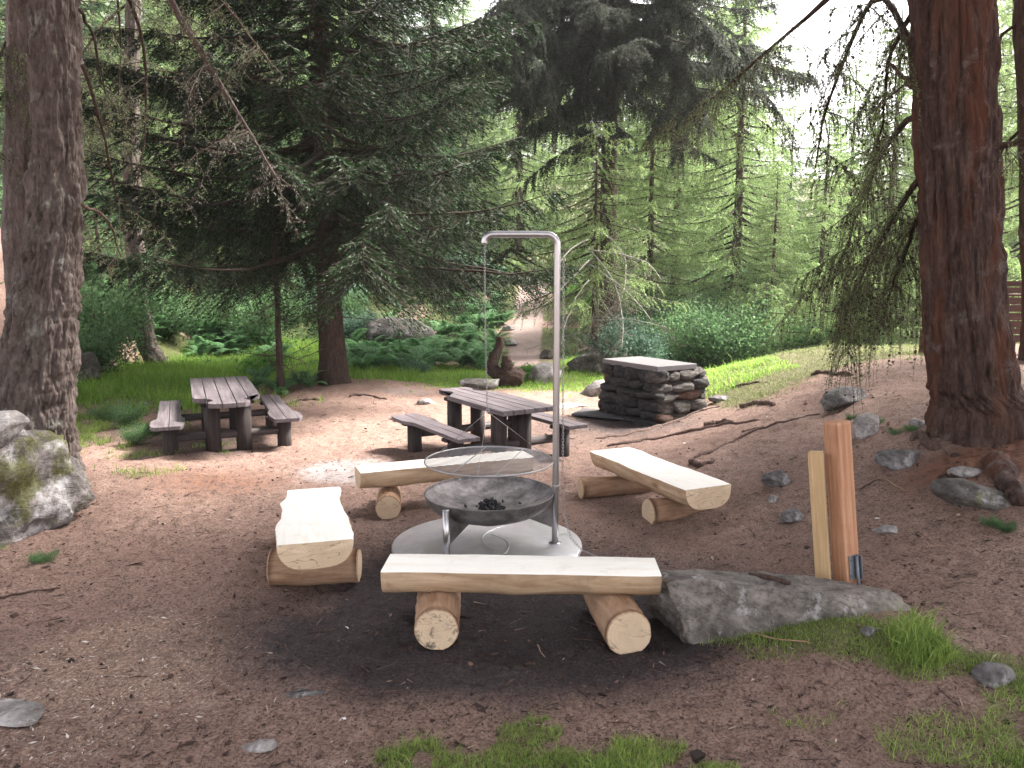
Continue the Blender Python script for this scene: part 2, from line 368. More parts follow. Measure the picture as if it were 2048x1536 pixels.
# ------------------------------------------------------------------ geometry generators
def tube(path, rad, sides=8, amp=0.0, freq=6.0, caps=True, seed=0.0, stretch=.3):
    P = np.asarray(path, float); n = len(P); R = np.broadcast_to(np.asarray(rad, float), (n,)).copy()
    T_ = np.gradient(P, axis=0); T_ /= np.linalg.norm(T_, axis=1, keepdims=True) + 1e-9
    up = np.array([0, 0, 1.0]) if abs(T_[0][2]) < .9 else np.array([1.0, 0, 0])
    U = np.zeros_like(P); u = up - T_[0] * up.dot(T_[0]); u /= np.linalg.norm(u)
    for i in range(n):
        u = u - T_[i] * u.dot(T_[i]); u /= np.linalg.norm(u) + 1e-9; U[i] = u
    W = np.cross(T_, U); a = np.arange(sides) * 2 * PI / sides
    D = U[:, None] * np.cos(a)[None, :, None] + W[:, None] * np.sin(a)[None, :, None]
    rr = R[:, None] * np.ones(sides)[None]
    if amp:
        q = D * 1.0 * freq * .35; q = q + (np.arange(n)[:, None, None] / n) * freq * stretch * 6 + seed
        rr = rr * (1 + amp * fbm(q, 3))
    V = P[:, None] + D * rr[..., None]
    i = np.arange(n - 1)[:, None] * sides; j = np.arange(sides)[None]
    Q = np.stack([i + j, i + (j + 1) % sides, i + sides + (j + 1) % sides, i + sides + j], -1).reshape(-1, 4)
    V = V.reshape(-1, 3); T = np.zeros((0, 3), int)
    if caps:
        V = np.concatenate([V, P[:1], P[-1:]]); k = n * sides; jj = np.arange(sides)
        T = np.concatenate([np.stack([(jj + 1) % sides, jj, np.full(sides, k)], 1),
                            np.stack([(n - 1) * sides + jj, (n - 1) * sides + (jj + 1) % sides, np.full(sides, k + 1)], 1)])
    return V, Q, T
class Buf:
    def __init__(s): s.V = []; s.Q = []; s.T = []; s.c = []; s.n = 0
    def add(s, V, Q=None, T=None, c=.5):
        V = np.asarray(V, float).reshape(-1, 3)
        s.V.append(V)
        if Q is not None and len(Q): s.Q.append(np.asarray(Q) + s.n)
        if T is not None and len(T): s.T.append(np.asarray(T) + s.n)
        c = np.asarray(c, float)
        s.c.append(np.broadcast_to(c, (len(V),) if c.ndim < 2 else (len(V), 4)).copy()); s.n += len(V); return s
    def kites(s, p, d, w, c=.5, roll=None, mid=.45, rg=None):
        rg = rg or rng
        p = np.asarray(p, float); N = len(p); L = np.linalg.norm(d, axis=1, keepdims=True) + 1e-9
        r = rg.normal(size=(N, 3)) if roll is None else roll
        sd_ = np.cross(d / L, r); sd_ /= np.linalg.norm(sd_, axis=1, keepdims=True) + 1e-9
        w = np.broadcast_to(np.asarray(w, float), (N,))[:, None] * .5
        V = np.stack([p, p + d * mid + sd_ * w, p + d, p + d * mid - sd_ * w], 1).reshape(-1, 3)
        Q = np.arange(N * 4).reshape(N, 4); cc = np.repeat(np.broadcast_to(np.asarray(c, float), (N,)), 4)
        return s.add(V, Q, None, cc)
    def obj(s, name, mat, parent=None, smooth=True):
        return link(name, s.me(name, mat, smooth), parent)
    def me(s, name, mat, smooth=True):
        Q = np.concatenate(s.Q) if s.Q else None; T = np.concatenate(s.T) if s.T else None
        return mesh(name, np.concatenate(s.V), Q, T, mat, smooth, col=np.concatenate(s.c))
def box(cx, cy, cz, sx, sy, sz, jit=0.0, rg=None):
    V = np.array([[x, y, z] for z in (-.5, .5) for y in (-.5, .5) for x in (-.5, .5)]) * (sx, sy, sz) + (cx, cy, cz)
    if jit: V = V + (rg or rng).normal(size=V.shape) * jit
    Q = [[0, 2, 3, 1], [4, 5, 7, 6], [0, 1, 5, 4], [2, 6, 7, 3], [0, 4, 6, 2], [1, 3, 7, 5]]
    return V, np.array(Q)
def bevel_me(me, w=.005, seg=2):
    bm = bmesh.new(); bm.from_mesh(me)
    bmesh.ops.bevel(bm, geom=list(bm.edges), offset=w, segments=seg, affect='EDGES', profile=.6)
    bm.to_mesh(me); bm.free(); return me
def prism(poly, z0, z1, name, mat, bev=.006):
    bm = bmesh.new(); vs_ = [bm.verts.new((x, y, z1)) for x, y in poly]
    f = bm.faces.new(vs_); bm.normal_update()
    if f.normal.z < 0: f.normal_flip()
    r = bmesh.ops.extrude_face_region(bm, geom=[f]); vv = [g for g in r['geom'] if isinstance(g, bmesh.types.BMVert)]
    for v in vv: v.co.z = z0
    bmesh.ops.recalc_face_normals(bm, faces=bm.faces)
    if bev:
        ed = [e for e in bm.edges if abs(e.verts[0].co.z - e.verts[1].co.z) < 1e-6]
        bmesh.ops.bevel(bm, geom=ed, offset=bev, segments=2, affect='EDGES', profile=.6, clamp_overlap=True)
    me = bpy.data.meshes.new(name); bm.to_mesh(me); bm.free(); me.materials.append(mat); return me
def rock_me(name, size, seed, mat, amp=.10, sub=4, cuts=9, strata=.0, boxy=0.0):
    r = np.random.default_rng(seed); bm = bmesh.new(); bmesh.ops.create_icosphere(bm, subdivisions=sub, radius=1)
    P = np.array([v.co for v in bm.verts])
    if boxy: P = P / (np.abs(P).max(1, keepdims=True) ** boxy)
    for _ in range(cuts):
        n = r.normal(size=3); n /= np.linalg.norm(n); h = r.uniform(.55, .85) * (1 + .35 * (boxy > 0))
        d = np.maximum(P @ n - h, 0); P = P - n[None] * d[:, None]
    N = P / np.linalg.norm(P, axis=1, keepdims=True)
    P = P + N * (amp * fbm(P * 1.8 + seed, 4) + amp * .4 * ridge(P * 4 + seed, 3) + amp * .22 * fbm(P * 11 + seed, 2))[:, None]
    if strata: P = P + N * (strata * (np.abs(((P[:, 2] + .35 * P[:, 0] + .15 * fbm(P * 2, 2)) * 6) % 1 - .5)))[:, None]
    P = P * np.array(size)
    for v, q in zip(bm.verts, P): v.co = q
    for f in bm.faces: f.smooth = True
    me = bpy.data.meshes.new(name); bm.to_mesh(me); bm.free(); me.materials.append(mat); return me

# ================================================================== GROUND
def build_ground():
    ang = np.unique(np.concatenate([np.linspace(-180, -46, 46), np.linspace(-46, 46, 560), np.linspace(46, 180, 46)]))
    th = np.radians(ang[:-1]) if False else np.radians(ang)
    rr = np.concatenate([np.geomspace(.3, 2.6, 24)[:-1], np.geomspace(2.6, 13, 330)[:-1], np.geomspace(13, 30, 110)[:-1], np.geomspace(30, 260, 90)])
    X = rr[:, None] * np.sin(th)[None]; Y = rr[:, None] * np.cos(th)[None]
    Z = H(X, Y)
    V = np.stack([X, Y, Z], -1).reshape(-1, 3); nr, na = X.shape
    i = np.arange(nr - 1)[:, None] * na; j = np.arange(na - 1)[None]
    Q = np.stack([i + j, i + na + j, i + na + j + 1, i + j + 1], -1).reshape(-1, 4)
    V = np.concatenate([V, [[0, 0, Hs(0, 0)]]]); k = len(V) - 1
    T = np.stack([np.full(na - 1, k), np.arange(na - 1), np.arange(1, na)], 1)
    x, y = V[:, 0], V[:, 1]
    ma, mb, mc = masks(x, y)
    me = mesh('ground', V, Q[:, ::-1], T[:, ::-1], M['ground'], True, attrs={'ma': ma, 'mb': mb, 'mc': mc})
    tag(link('ground', me), kind='structure', label='reddish brown forest floor with charred patch, grass and slope')
def grass_mask(x, y):
    n = fbm(v3(x, y, .9, 2.0), 3); n2 = fbm(v3(x, y, 3.0, 4.0), 2)
    g = 1.15 * gs(x, y, .16, 3.16, .72, .46) ** .9
    g = g + ss(.0, .35, n2 + n * .6 - .05) * ss(1.0, 2.0, x) * (1 - ss(3.9, 4.3, y)) * (1 - ss(6, 8, x)) * .85
    g = g + 1.1 * gs(x, y, 1.85, 4.38, .52, .22, -.35) + .7 * gs(x, y, 2.30, 4.1, .28, .18)
    far = ss(13.2, 15.2, y + .4 * n) * (1 - ss(-6.5, -2.4, x) * (1 - ss(14.5, 17.5, y)) * ss(-6.5, -5.2, x))
    g = g + far * .95 + .55 * ss(9.0, 11.5, y) * ss(-4.6, -6.0, x) * (n2 * .8 + .6)
    g = g + .9 * ss(10.6, 12.4, y - .35 * (x - 3.5)) * ss(2.9, 3.8, x) * (1 - ss(6.5, 9.5, x) * .6)
    g = g * (1 - gs(x, y, -3.75, 15.8, 2.4, 1.5)) * (1 - .8 * gs(x, y, 1.9, 12.3, 1.2, 1.3))
    g = g * (1 - .85 * ss(24, 28, y)) * (1 - .9 * ss(19.5, 21, y) * ss(-4, -2, x)) * (1 - ss(-8.8, -10, x)) * (1 - np.exp(-((x - path_x(y)) / .75) ** 4) * ss(19.0, 20.5, y))
    return np.clip(g, 0, 1)
def masks(x, y):
    n = fbm(v3(x, y, .8, 1.0), 3)
    g = grass_mask(x, y)
    ch = 1.1 * gs(x, y, -.35, 4.75, 1.55, .62, -.06) + .6 * gs(x, y, .6, 5.3, 1.5, .9) + .55 * gs(x, y, -.9, 5.6, .8, 1.0) + .75 * gs(x, y, 1.7, 12.2, 1.5, 1.4) \
        + .5 * gs(x, y, -.2, 6.6, 1.5, 1.5) + .35 * gs(x, y, -.4, 10.3, 1.3, 1.3) + .6 * gs(x, y, -4.3, 11, 1.3, 1.3)  # the last two spots darken the ground under the picnic tables
    ch = np.clip(ch * (1 + .5 * n), 0, 1)
    cp = np.clip(1.0 * gs(x, y, -2.35, 4.55, .75, .62) * (1 + .8 * n) + .3 * gs(x, y, -2.6, 3.6, 1.2, .6), 0, 1)
    ash_ = np.clip(.85 * gs(x, y, -2.0, 9.3, .8, .85) + .35 * gs(x, y, -.75, 4.85, .4, .12), 0, 1)
    px_ = path_x(y); wd = .50 + .012 * np.maximum(y - 22, 0)
    pt = np.exp(-((x - px_) / wd) ** 4) * ss(20.0, 21.5, y) * (1 - ss(75, 85, y))
    pt = np.clip(pt * 1.1 + .7 * gs(x, y, -2.2, 15.5, 1.0, .5) + .9 * gs(x, y, 9.4, 59, 2.2, 5), 0, 1)
    mo = np.clip(ss(19, 24, y) * (.75 + n) + .5 * gs(x, y, 2.5, 19.2, 2, 1.5) + .35 * ss(-4.5, -5.5, x) * ss(8, 9, y), 0, 1)
    rd = np.clip(ss(-9.0, -10, x) * ss(8, 12, y) * (1 - ss(13, 15.5, y)) + .9 * gs(x, y, 2.4, 18.6, 1.2, .9) + .8 * gs(x, y, 4.3, 6.6, 1.2, .5) + .55 * gs(x, y, -3.4, 8.6, 1.5, 1.2)
                 + .4 * ss(30, 70, y) * ss(.15, .5, n), 0, 1)
    on = np.ones_like(x)
    return np.stack([g, ch, cp, on], 1), np.stack([pt, mo, rd, on], 1), np.stack([ash_, ash_, ash_, on], 1)
build_ground()

# ================================================================== FIRE PLACE
PC = (-.20, 6.57)        # centre of the bowl
def lathe(prof, seg=96):
    a = np.arange(seg) * 2 * PI / seg; n = len(prof); pr = np.array(prof, float)
    V = np.stack([pr[:, 0, None] * np.cos(a), pr[:, 0, None] * np.sin(a), np.repeat(pr[:, 1, None], seg, 1)], -1).reshape(-1, 3)
    i = np.arange(n - 1)[:, None] * seg; j = np.arange(seg)[None]
    Q = np.stack([i + j, i + (j + 1) % seg, i + seg + (j + 1) % seg, i + seg + j], -1).reshape(-1, 4)
    return V, Q
def fire_pit():
    root = empty('fire_bowl', (PC[0], PC[1], 0), 0, 'round steel fire bowl on legs with tall bent swing pole on a wet steel plate', 'fire bowl')
    V, Q = lathe([(0.001, .034), (.3, .033), (.6, .034), (.825, .030), (.838, .024), (.84, -.02)])
    V[:, 2] += .004 * fbm(V * 3, 2) * (np.hypot(V[:, 0], V[:, 1]) < .8)
    o = link('base_plate', mesh('base_plate', V, Q[:, ::1], None, M['plate']), root); o.location = (-.02, .03, 0)
    # three crescent seams welded in the plate
    b = Buf()
    for k, (cx, cy) in enumerate([(-.25, -.1), (.35, .1)]):
        a = np.linspace(-.9, .9, 24) + k * 3; p = np.stack([cx + .42 * np.cos(a), cy + .42 * np.sin(a), np.full(24, .036)], 1)
        b.add(*tube(p, .005, 5))
    b.obj('weld_seam', M['steel'], root)
    R, dep = .56, .235
    prof = []
    for s in np.linspace(0, 1, 26): prof.append((max(.001, R * math.sin(s * PI / 2) ** 1.0), .5 - dep * math.cos(s * PI / 2) ** .9))
    V, Q = lathe(prof[1:] , 96); V0 = V.copy()
    bowl_out = np.array(prof); bowl_out = np.stack([bowl_out[:, 0] + .0, bowl_out[:, 1] - .006], 1)
    Vo, Qo = lathe([(.001, .5 - dep - .006)] + [tuple(q) for q in bowl_out[1:-1]] + [(R + .006, .496), (R + .007, .503), (R, .504), (R - .002, .497)], 96)
    link('bowl', mesh('bowl', Vo, Qo, None, M['bowl']), root)
    Vi, Qi = lathe([(.001, .5 - .150)] + [(max(q[0] - .004, .002), max(q[1] + .004, .5 - .150 + .13 * (q[0] / R) ** 3.0)) for q in prof[1:-1]] + [(R - .004, .4985)], 96)
    link('bowl_lining', mesh('bowl_lining', Vi, Qi[:, ::-1], None, M['bowl_in']), root)
    V, Q = lathe([(.001, .232), (.15, .235), (.17, .255), (.175, .29)], 48); link('bottom_dish', mesh('bottom_dish', V, Q, None, M['bowl']), root)
    # pole, bent over
    px, py = .58, 0.0
    pts = [(px, py, .03)] + [(px, py, z) for z in np.linspace(.3, 2.62, 12)]
    for a in np.linspace(0, PI / 2, 9)[1:]: pts.append((px - .09 * (1 - math.cos(a)), py, 2.62 + .09 * math.sin(a)))
    pts += [(px - .09 - d, py, 2.712) for d in (.1, .25, .4)]
    for a in np.linspace(0, PI / 2, 9): pts.append((-.03 + .07 - .0 - .07 * math.sin(a) - .0, py, 2.712 - .07 * (1 - math.cos(a))))
    pts.append((-.03, py, 2.63))
    b = Buf().add(*tube(pts, .0285, 20)); b.obj('pole', M['steel'], root)
    Buf().add(*tube([(px, py, .55), (px, py, .561)], .031, 20)).obj('pole_collar', M['steel'], root); Buf().add(*tube([(px, py, .03), (px, py, .04)], .055, 20)).obj('pole_foot', M['steel'], root)
    for q, (lx, ly) in enumerate([(-.335, -.49), (-.30, .50)]):
        b = Buf().add(*tube([(lx, ly, .03), (lx, ly, .48)], .029, 18)); b.add(*tube([(lx, ly, .478), (lx, ly, .486)], .031, 18)); b.obj('leg', M['steel'], root)
    def gusset(ax, ay, cx, cy):
        d = np.array([cx - ax, cy - ay]); d /= np.linalg.norm(d); n = np.array([-d[1], d[0]]) * .004
        pr = [(0.03, .44), (.03, .18), (.30, .285), (.20, .33), (.08, .42)]
        V = [(ax + d[0] * u + s * n[0], ay + d[1] * u + s * n[1], z) for s in (-1, 1) for u, z in pr]; k = len(pr)
        T = [(0, i, i + 1) for i in range(1, k - 1)] + [(k, k + i + 1, k + i) for i in range(1, k - 1)]
        Q = [(i, (i + 1) % k, k + (i + 1) % k, k + i) for i in range(k)]
        link('gusset', mesh('gusset', V, Q, T, M['bowl'], False), root)
    gusset(px, py, 0, 0); gusset(-.335, -.49, 0, 0); gusset(-.30, .50, 0, 0)
fire_pit()
def chain_geo(pts, link_len=.030, wire=.0038, wid=.011):
    pts = np.asarray(pts, float); seg = np.r_[0, np.cumsum(np.linalg.norm(np.diff(pts, axis=0), axis=1))]
    n = int(seg[-1] / (link_len * .78)); b = Buf()
    for i in range(n):
        s0 = (i + .5) * seg[-1] / n
        p = np.array([np.interp(s0, seg, pts[:, k]) for k in range(3)]); q = np.array([np.interp(s0 + .01, seg, pts[:, k]) for k in range(3)])
        t_ = q - p; t_ /= np.linalg.norm(t_) + 1e-9
        u = np.cross(t_, [0.3, .2, 1.0] if abs(t_[2]) < .9 else [1, 0, 0]); u /= np.linalg.norm(u)
        v = np.cross(t_, u); a = PI / 2 * (i % 2) + .5; uu = u * math.cos(a) + v * math.sin(a)
        hl = link_len * .5 - wid * .5
        loop = []
        for k in range(10):
            th = k * 2 * PI / 10
            loop.append(p + t_ * (math.cos(th) * wid * .5 * 1.0 + (hl if math.cos(th) > 0 else -hl)) + uu * math.sin(th) * wid * .62)
        loop.append(loop[0]); b.add(*tube(loop, wire * .5, 5, caps=False))
    return b
def grate():
    cx, cy, z = PC[0], PC[1], .78
    root = empty('grill_grate', (cx, cy, z), 0, 'round steel grill grate hanging by three wires above the fire bowl', 'grill grate')
    R = .557; a = np.linspace(0, 2 * PI, 97)
    b = Buf().add(*tube(np.stack([R * np.cos(a), R * np.sin(a), 0 * a], 1), .0075, 8, caps=False)); b.obj('rim', M['grate'], root)
    b = Buf(); al = math.radians(-14); d = np.array([math.cos(al), math.sin(al), 0]); n = np.array([-d[1], d[0], 0])
    for k in np.arange(-.54, .545, .042):
        h = math.sqrt(max(R * R - k * k, 0)); b.add(*tube([n * k - d * h, n * k + d * h], .0026, 5))
    tag(b.obj('bars', M['grate'], root), kind='stuff')
    for k in (-.18, .18):
        h = math.sqrt(R * R - k * k); p0 = d * k - n * h; p1 = d * k + n * h
        b = Buf().add(*tube([p0 + (0, 0, -.007), p1 + (0, 0, -.007)], .0045, 6)); b.obj('cross_bar', M['grate'], root)
    top = np.array([-.01, 0, .43])
    for a in (262, 145, 32):
        a = math.radians(a); e = np.array([R * math.cos(a), R * math.sin(a), 0.0]); k = e + (top - e) * .14
        b = Buf().add(*tube([k, top], .0018, 5)); b.obj('wire', M['wire'], root)
        chain_geo([e, k]).obj('hook_chain', M['chain'], root)
    b = Buf(); a = np.linspace(0, 2 * PI, 17); b.add(*tube(np.stack([.014 * np.cos(a) - .01, 0 * a, .014 * np.sin(a) + .44], 1), .003, 6, caps=False)); b.obj('ring', M['chain'], root)
grate()
x0, y0 = PC
b = chain_geo([(x0 - .03, y0, 2.65), (x0 - .028, y0, 1.9), (x0 - .012, y0, 1.23)])
tag(b.obj('hanging_chain', M['chain']), 'thin steel chain hanging from the bent end of the pole down to the grate wires', 'chain')
px = x0 + .58
cp = [(px + .05, y0 - .03, 2.55), (px + .055, y0 - .035, 1.6), (px + .06, y0 - .04, .55), (px + .075, y0 - .06, .3), (px + .13, y0 - .12, .12), (px + .22, y0 - .22, .045)]
gp = [(.72, 6.25), (.86, 6.05), (1.0, 5.9), (1.13, 5.83), (1.22, 5.75), (1.33, 5.68), (1.42, 5.6)]
cp += [(a_, c_, max(Hs(a_, c_), 0) + .022) for a_, c_ in gp]
b = chain_geo(cp, .034, .0046, .0135)
tag(b.obj('anchor_chain', M['chain']), 'steel chain running down beside the pole and across the ground behind the front bench', 'chain')
# charcoal in the bowl
b = Buf(); r = np.random.default_rng(3)
for k in range(70):
    rad = abs(r.normal()) * .11; a = r.uniform(0, 2 * PI); s = r.uniform(.012, .034)
    V, Q = box(0, 0, 0, s, s * r.uniform(.6, 1.3), s * .8, s * .16, r)
    e = Matrix.Rotation(r.uniform(0, 6), 3, 'Z') @ Matrix.Rotation(r.uniform(-.8, .8), 3, 'X'); V = V @ np.array(e).T
    b.add(V + (x0 + rad * math.cos(a), y0 + rad * .7 * math.sin(a), .357 + .35 * rad ** 2 + .05 * math.exp(-(rad / .08) ** 2) * r.uniform(.3, 1.1) + .008), Q)
tag(b.obj('charcoal', M['charcoal'], None, False), 'small heap of black and ash grey charcoal in the middle of the bowl', 'charcoal', kind='stuff')

# ================================================================== LOG BENCHES
def log_seat(L, w0, w1, th, seed, wave=.02, round_=1.0):
    r = np.random.default_rng(seed); nx = 60; X = np.linspace(-L / 2, L / 2, nx)
    t_ = (X / L + .5); W = (w0 + (w1 - w0) * t_) / 2
    q1 = fbm(np.stack([X * 3.1, X * 0 + seed, X * 0], 1), 3) * wave; q2 = fbm(np.stack([X * 3.1, X * 0 + seed + 9, X * 0], 1), 3) * wave
    na = 17; a = np.linspace(0, PI, na)
    co, si = np.cos(a), np.sin(a)
    prof_y = np.sign(co) * np.abs(co) ** .62; prof_z = -si ** .85
    Y = np.where(co[None] > 0, (W + q1)[:, None], (W + q2)[:, None]) * prof_y[None] * (1 + .0 * si)
    Z = th * prof_z[None] * (1 + .10 * fbm(np.stack([X * 2, X * 0 + seed, X * 0], 1), 2)[:, None])
    XX = np.repeat(X[:, None], na, 1)
    P = np.stack([XX, Y, Z], -1); dn = fbm(P * np.array([3.5, 7, 7]) + seed, 4)[..., None]
    P = P * (1 + np.array([0, 1, 1]) * dn * .045)
    P[:, 0, 2] = -.006; P[:, -1, 2] = -.006
    side = P.reshape(-1, 3); i = np.arange(nx - 1)[:, None] * na; j = np.arange(na - 1)[None]
    Q = np.stack([i + j, i + j + 1, i + na + j + 1, i + na + j], -1).reshape(-1, 4); fm = [0] * len(Q)
    V = [side]; QQ = [Q]; n = len(side)
    # top grid with slightly rounded edge
    tv = np.linspace(-1, 1, 7); top = np.zeros((nx, 7, 3)); top[..., 0] = X[:, None]
    yl, yr = P[:, -1, 1], P[:, 0, 1]
    top[..., 1] = yl[:, None] + (yr - yl)[:, None] * (tv[None] + 1) / 2
    top[..., 2] = np.where(np.abs(tv) > .99, -.006, 0)[None] + .0016 * fbm(top * 7, 2) 
    top = top.reshape(-1, 3); top[np.arange(nx * 7) % 7 == 0, 2] = -.006; top[np.arange(nx * 7) % 7 == 6, 2] = -.006
    tp = top.reshape(nx, 7, 3); tp[:, 1, 1] = tp[:, 0, 1] + .008; tp[:, 5, 1] = tp[:, 6, 1] - .008; top = tp.reshape(-1, 3)
    i = np.arange(nx - 1)[:, None] * 7; j = np.arange(6)[None]
    Q2 = np.stack([i + j, i + 7 + j, i + 8 + j, i + 1 + j], -1).reshape(-1, 4) + n; V.append(top); QQ.append(Q2); fm += [1] * len(Q2); n += len(top)
    T = []
    for e, s in ((0, -1), (nx - 1, 1)):
        ring = P[e]; c = np.array([[ring[0, 0] + s * .002, 0, -th * .45]]); rg = np.concatenate([ring, tp[e][::1]])
        V.append(np.concatenate([rg, c])); k = len(rg)
        loop = list(range(na)) + [na + q for q in range(7)]
        for q in range(len(loop)):
            aa, bb = loop[q], loop[(q + 1) % len(loop)]
            T.append((n + aa, n + bb, n + k) if s < 0 else (n + bb, n + aa, n + k))
        n += k + 1
    fm += [2] * len(T)
    return mesh('seat', np.concatenate(V), np.concatenate(QQ), T, [M['log_side'], M['log_top'], M['log_end']], True, face_mat=fm)
def log_foot(L, r0, seed, stain=False):
    nx, s = 14, 22; X = np.linspace(-L / 2, L / 2, nx); p = np.stack([X, 0 * X, 0 * X], 1)
    rr = r0 * (1 + .05 * np.sin(X * 5 + seed))
    V, Q, T = tube(p, rr, s, .06, 5, False, seed)
    # chamfered ends on own vertices
    n = len(V); VV = [V]; TT = []; Q2 = []
    for e, sg in ((0, -1), (nx - 1, 1)):
        ring = V[e * s:(e + 1) * s].copy(); in_ = ring * (1, .95, .95) + (sg * .012, 0, 0); c = in_.mean(0)[None] + (sg * .003, 0, 0)
        VV += [in_, in_, c]; k = n
        for q in range(s):
            a0, b0 = e * s + q, e * s + (q + 1) % s
            Q2.append((a0, k + q, k + (q + 1) % s, b0) if sg > 0 else (b0, k + (q + 1) % s, k + q, a0))
            TT.append((k + s + q, k + s + (q + 1) % s, k + 2 * s) if sg < 0 else (k + s + (q + 1) % s, k + s + q, k + 2 * s))
        n += 2 * s + 1
    fm = [0] * (len(Q) + len(Q2)) + [1] * len(TT)
    return mesh('support_log', np.concatenate(VV), np.concatenate([Q, np.array(Q2)]), TT, [M['log_foot'], M['log_end_stain' if stain else 'log_end']], True, face_mat=fm)
def bench(cx, cy, rz, L, w0, w1, th, top, feet, seed, label, wave=.02):
    root = empty('log_bench', (cx, cy, 0), rz, label, 'log bench', 'pale split log benches around the fire')
    o = link('seat', log_seat(L, w0, w1, th, seed, wave), root); o.location = (0, 0, top)
    for k, (u, v, FL, r0, a) in enumerate(feet):
        f = link('support_log', log_foot(FL, r0, seed + k, k == 0 and seed == 1), root)
        f.location = (u, v, r0 + .0 - .012); f.rotation_euler = (.3 * k, 0, PI / 2 + a)
bench(.06, 4.99, -.04, 1.83, .34, .34, .185, .445, [(-.56, -.02, .66, .145, .10), (.63, -.02, .68, .145, .17)], 1, 'front log bench with flat white top nearest the camera, its two round feet pointing forward', .012)
bench(-1.625, 6.13, math.atan2(-1.46, .39), 1.50, .46, .57, .20, .45, [(.36, .0, .66, .135, -.21), (-.5, 0, .6, .125, .2)], 2, 'left log bench seen end-on with its wide sawn end towards the camera', .034)
bench(-.69, 7.93, .38, 1.86, .33, .33, .20, .45, [(-.62, -.02, .62, .12, -.25), (.6, 0, .6, .12, -.1)], 3, 'rear log bench partly seen through the hanging grate', .01)
bench(1.45, 7.70, math.atan2(-1.55, .70), 1.74, .52, .50, .20, .45, [(.42, .05, .74, .125, -.09), (-.58, -.05, .86, .115, -.2)], 4, 'right log bench slanting away below the slope with half-round end', .03)

# ================================================================== PICNIC TABLES
def clip(poly, u0, u1):
    def half(P, s, c):      # keep s*(x-c) >= 0
        out = []
        for i in range(len(P)):
            a, b_ = P[i], P[(i + 1) % len(P)]; da, db = s * (a[0] - c), s * (b_[0] - c)
            if da >= 0: out.append(a)
            if (da > 0) != (db > 0) and da != db:
                t_ = da / (da - db); out.append((a[0] + (b_[0] - a[0]) * t_, a[1] + (b_[1] - a[1]) * t_))
        return out
    P = half(half(poly, 1, u0), -1, u1)
    out = []
    for p in P:
        if not out or math.hypot(p[0] - out[-1][0], p[1] - out[-1][1]) > .004: out.append(p)
    return out
def table_outline(L, w):
    h = w / 2; y = -L / 2
    right = [(h * .98, L / 2), (h, L / 2 - .02), (h, y + .95), (h * .99, y + .72), (h * .93, y + .60), (h * .80, y + .56), (h * .66, y + .53), (h * .50, y + .46), (h * .43, y + .37), (h * .46, y + .29), (h * .58, y + .22), (h * .62, y + .14), (h * .58, y + .06), (h * .45, y + .015), (h * .2, y)]
    return right + [(-a, b_) for a, b_ in right[::-1]]
def bench_outline(L, w):
    h = w / 2; y = -L / 2
    R_ = [(h, L / 2), (h, y + .80), (h * 1.05, y + .66), (h * 1.35, y + .58), (h * 1.55, y + .46), (h * 1.55, y + .18), (h * 1.4, y + .05), (h * 1.1, y)]
    L_ = [(-h, L / 2), (-h, y + .85), (-h * 1.15, y + .70), (-h * 1.32, y + .62), (-h * 1.32, y + .3), (-h * 1.1, y + .04), (-h * .9, y)]
    return R_ + L_[::-1]
def picnic_table(cx, cy, rz, L, w, LB, bu, legy, label, flip=1):
    gz = Hs(cx, cy) * .5
    root = empty('picnic_table', (cx, cy, gz), rz, label, 'picnic table', 'dark wooden picnic tables')
    ol = table_outline(L, w); n = 5; pw = w / n
    for k in range(n):
        u0 = -w / 2 + k * pw + .006; u1 = u0 + pw - .012
        P = clip(ol, u0, u1)
        o = link('plank', prism(P, .69, .75 + .002 * (k % 2), 'plank', M['plank_grey']), root)
    for s in (-1, 1):
        bo = [(p[0] * s, p[1]) for p in bench_outline(LB, .30)]
        for k in range(2):
            a = (-.30 if k == 0 else .004, -.004 if k == 0 else .30)
            P = clip(bo, *a)
            P = [(p[0] + s * bu, p[1]) for p in P]
            link('bench_plank', prism(P, .40, .45, 'bench_plank', M['plank_grey']), root)
        for sy in (-1, 1):
            y = sy * legy
            V, Q, T = tube([(s * bu, y, -.25), (s * bu, y, .36)], .098, 16, .03, 3, True, s + sy)
            Buf().add(V, Q, T).obj('bench_post', M['post_dark'], root)
            V, Q = box(s * bu, y, .378, .34, .13, .045); me = mesh('cleat', V, Q, None, M['post_dark'], False); link('cleat', bevel_me(me, .012), root)
            for e in (-1, 1):
                V, Q, T = tube([(s * bu + e * (.15 if sy > 0 else .22), y, .425), (s * bu + e * ((.15 if sy > 0 else .22) + .012), y, .425)], .009, 8)
                Buf().add(V, Q, T).obj('bolt', M['chain'], root)
    for sy in (-1, 1):
        for s in (-1, 1):
            V, Q, T = tube([(s * w * .23, sy * legy, -.25), (s * w * .23, sy * legy, .66)], .105, 18, .03, 3, True, s * 3 + sy)
            Buf().add(V, Q, T).obj('leg', M['post_dark'], root)
        V, Q = box(0, sy * legy, .665, w * .8, .14, .05); link('cleat', bevel_me(mesh('cleat', V, Q, None, M['post_dark'], False), .012), root)
        V, Q, T = tube([(-bu - .02, sy * legy, .23), (0, sy * legy, .225), (bu + .02, sy * legy, .23)], .056, 14, .03, 4, True, sy)
        Buf().add(V, Q, T).obj('beam', M['beam_dark'], root)
picnic_table(-4.22, 11.20, math.atan2(1.22, 2.84), 2.9, .88, 2.35, .74, .80, 'left picnic table with keyhole-shaped end towards the camera, in front of the sunlit meadow')
picnic_table(-.33, 10.30, math.atan2(-.856, .518) + PI / 2 + PI, 2.15, .80, 1.95, .80, .62, 'right picnic table standing behind the fire bowl and pole')

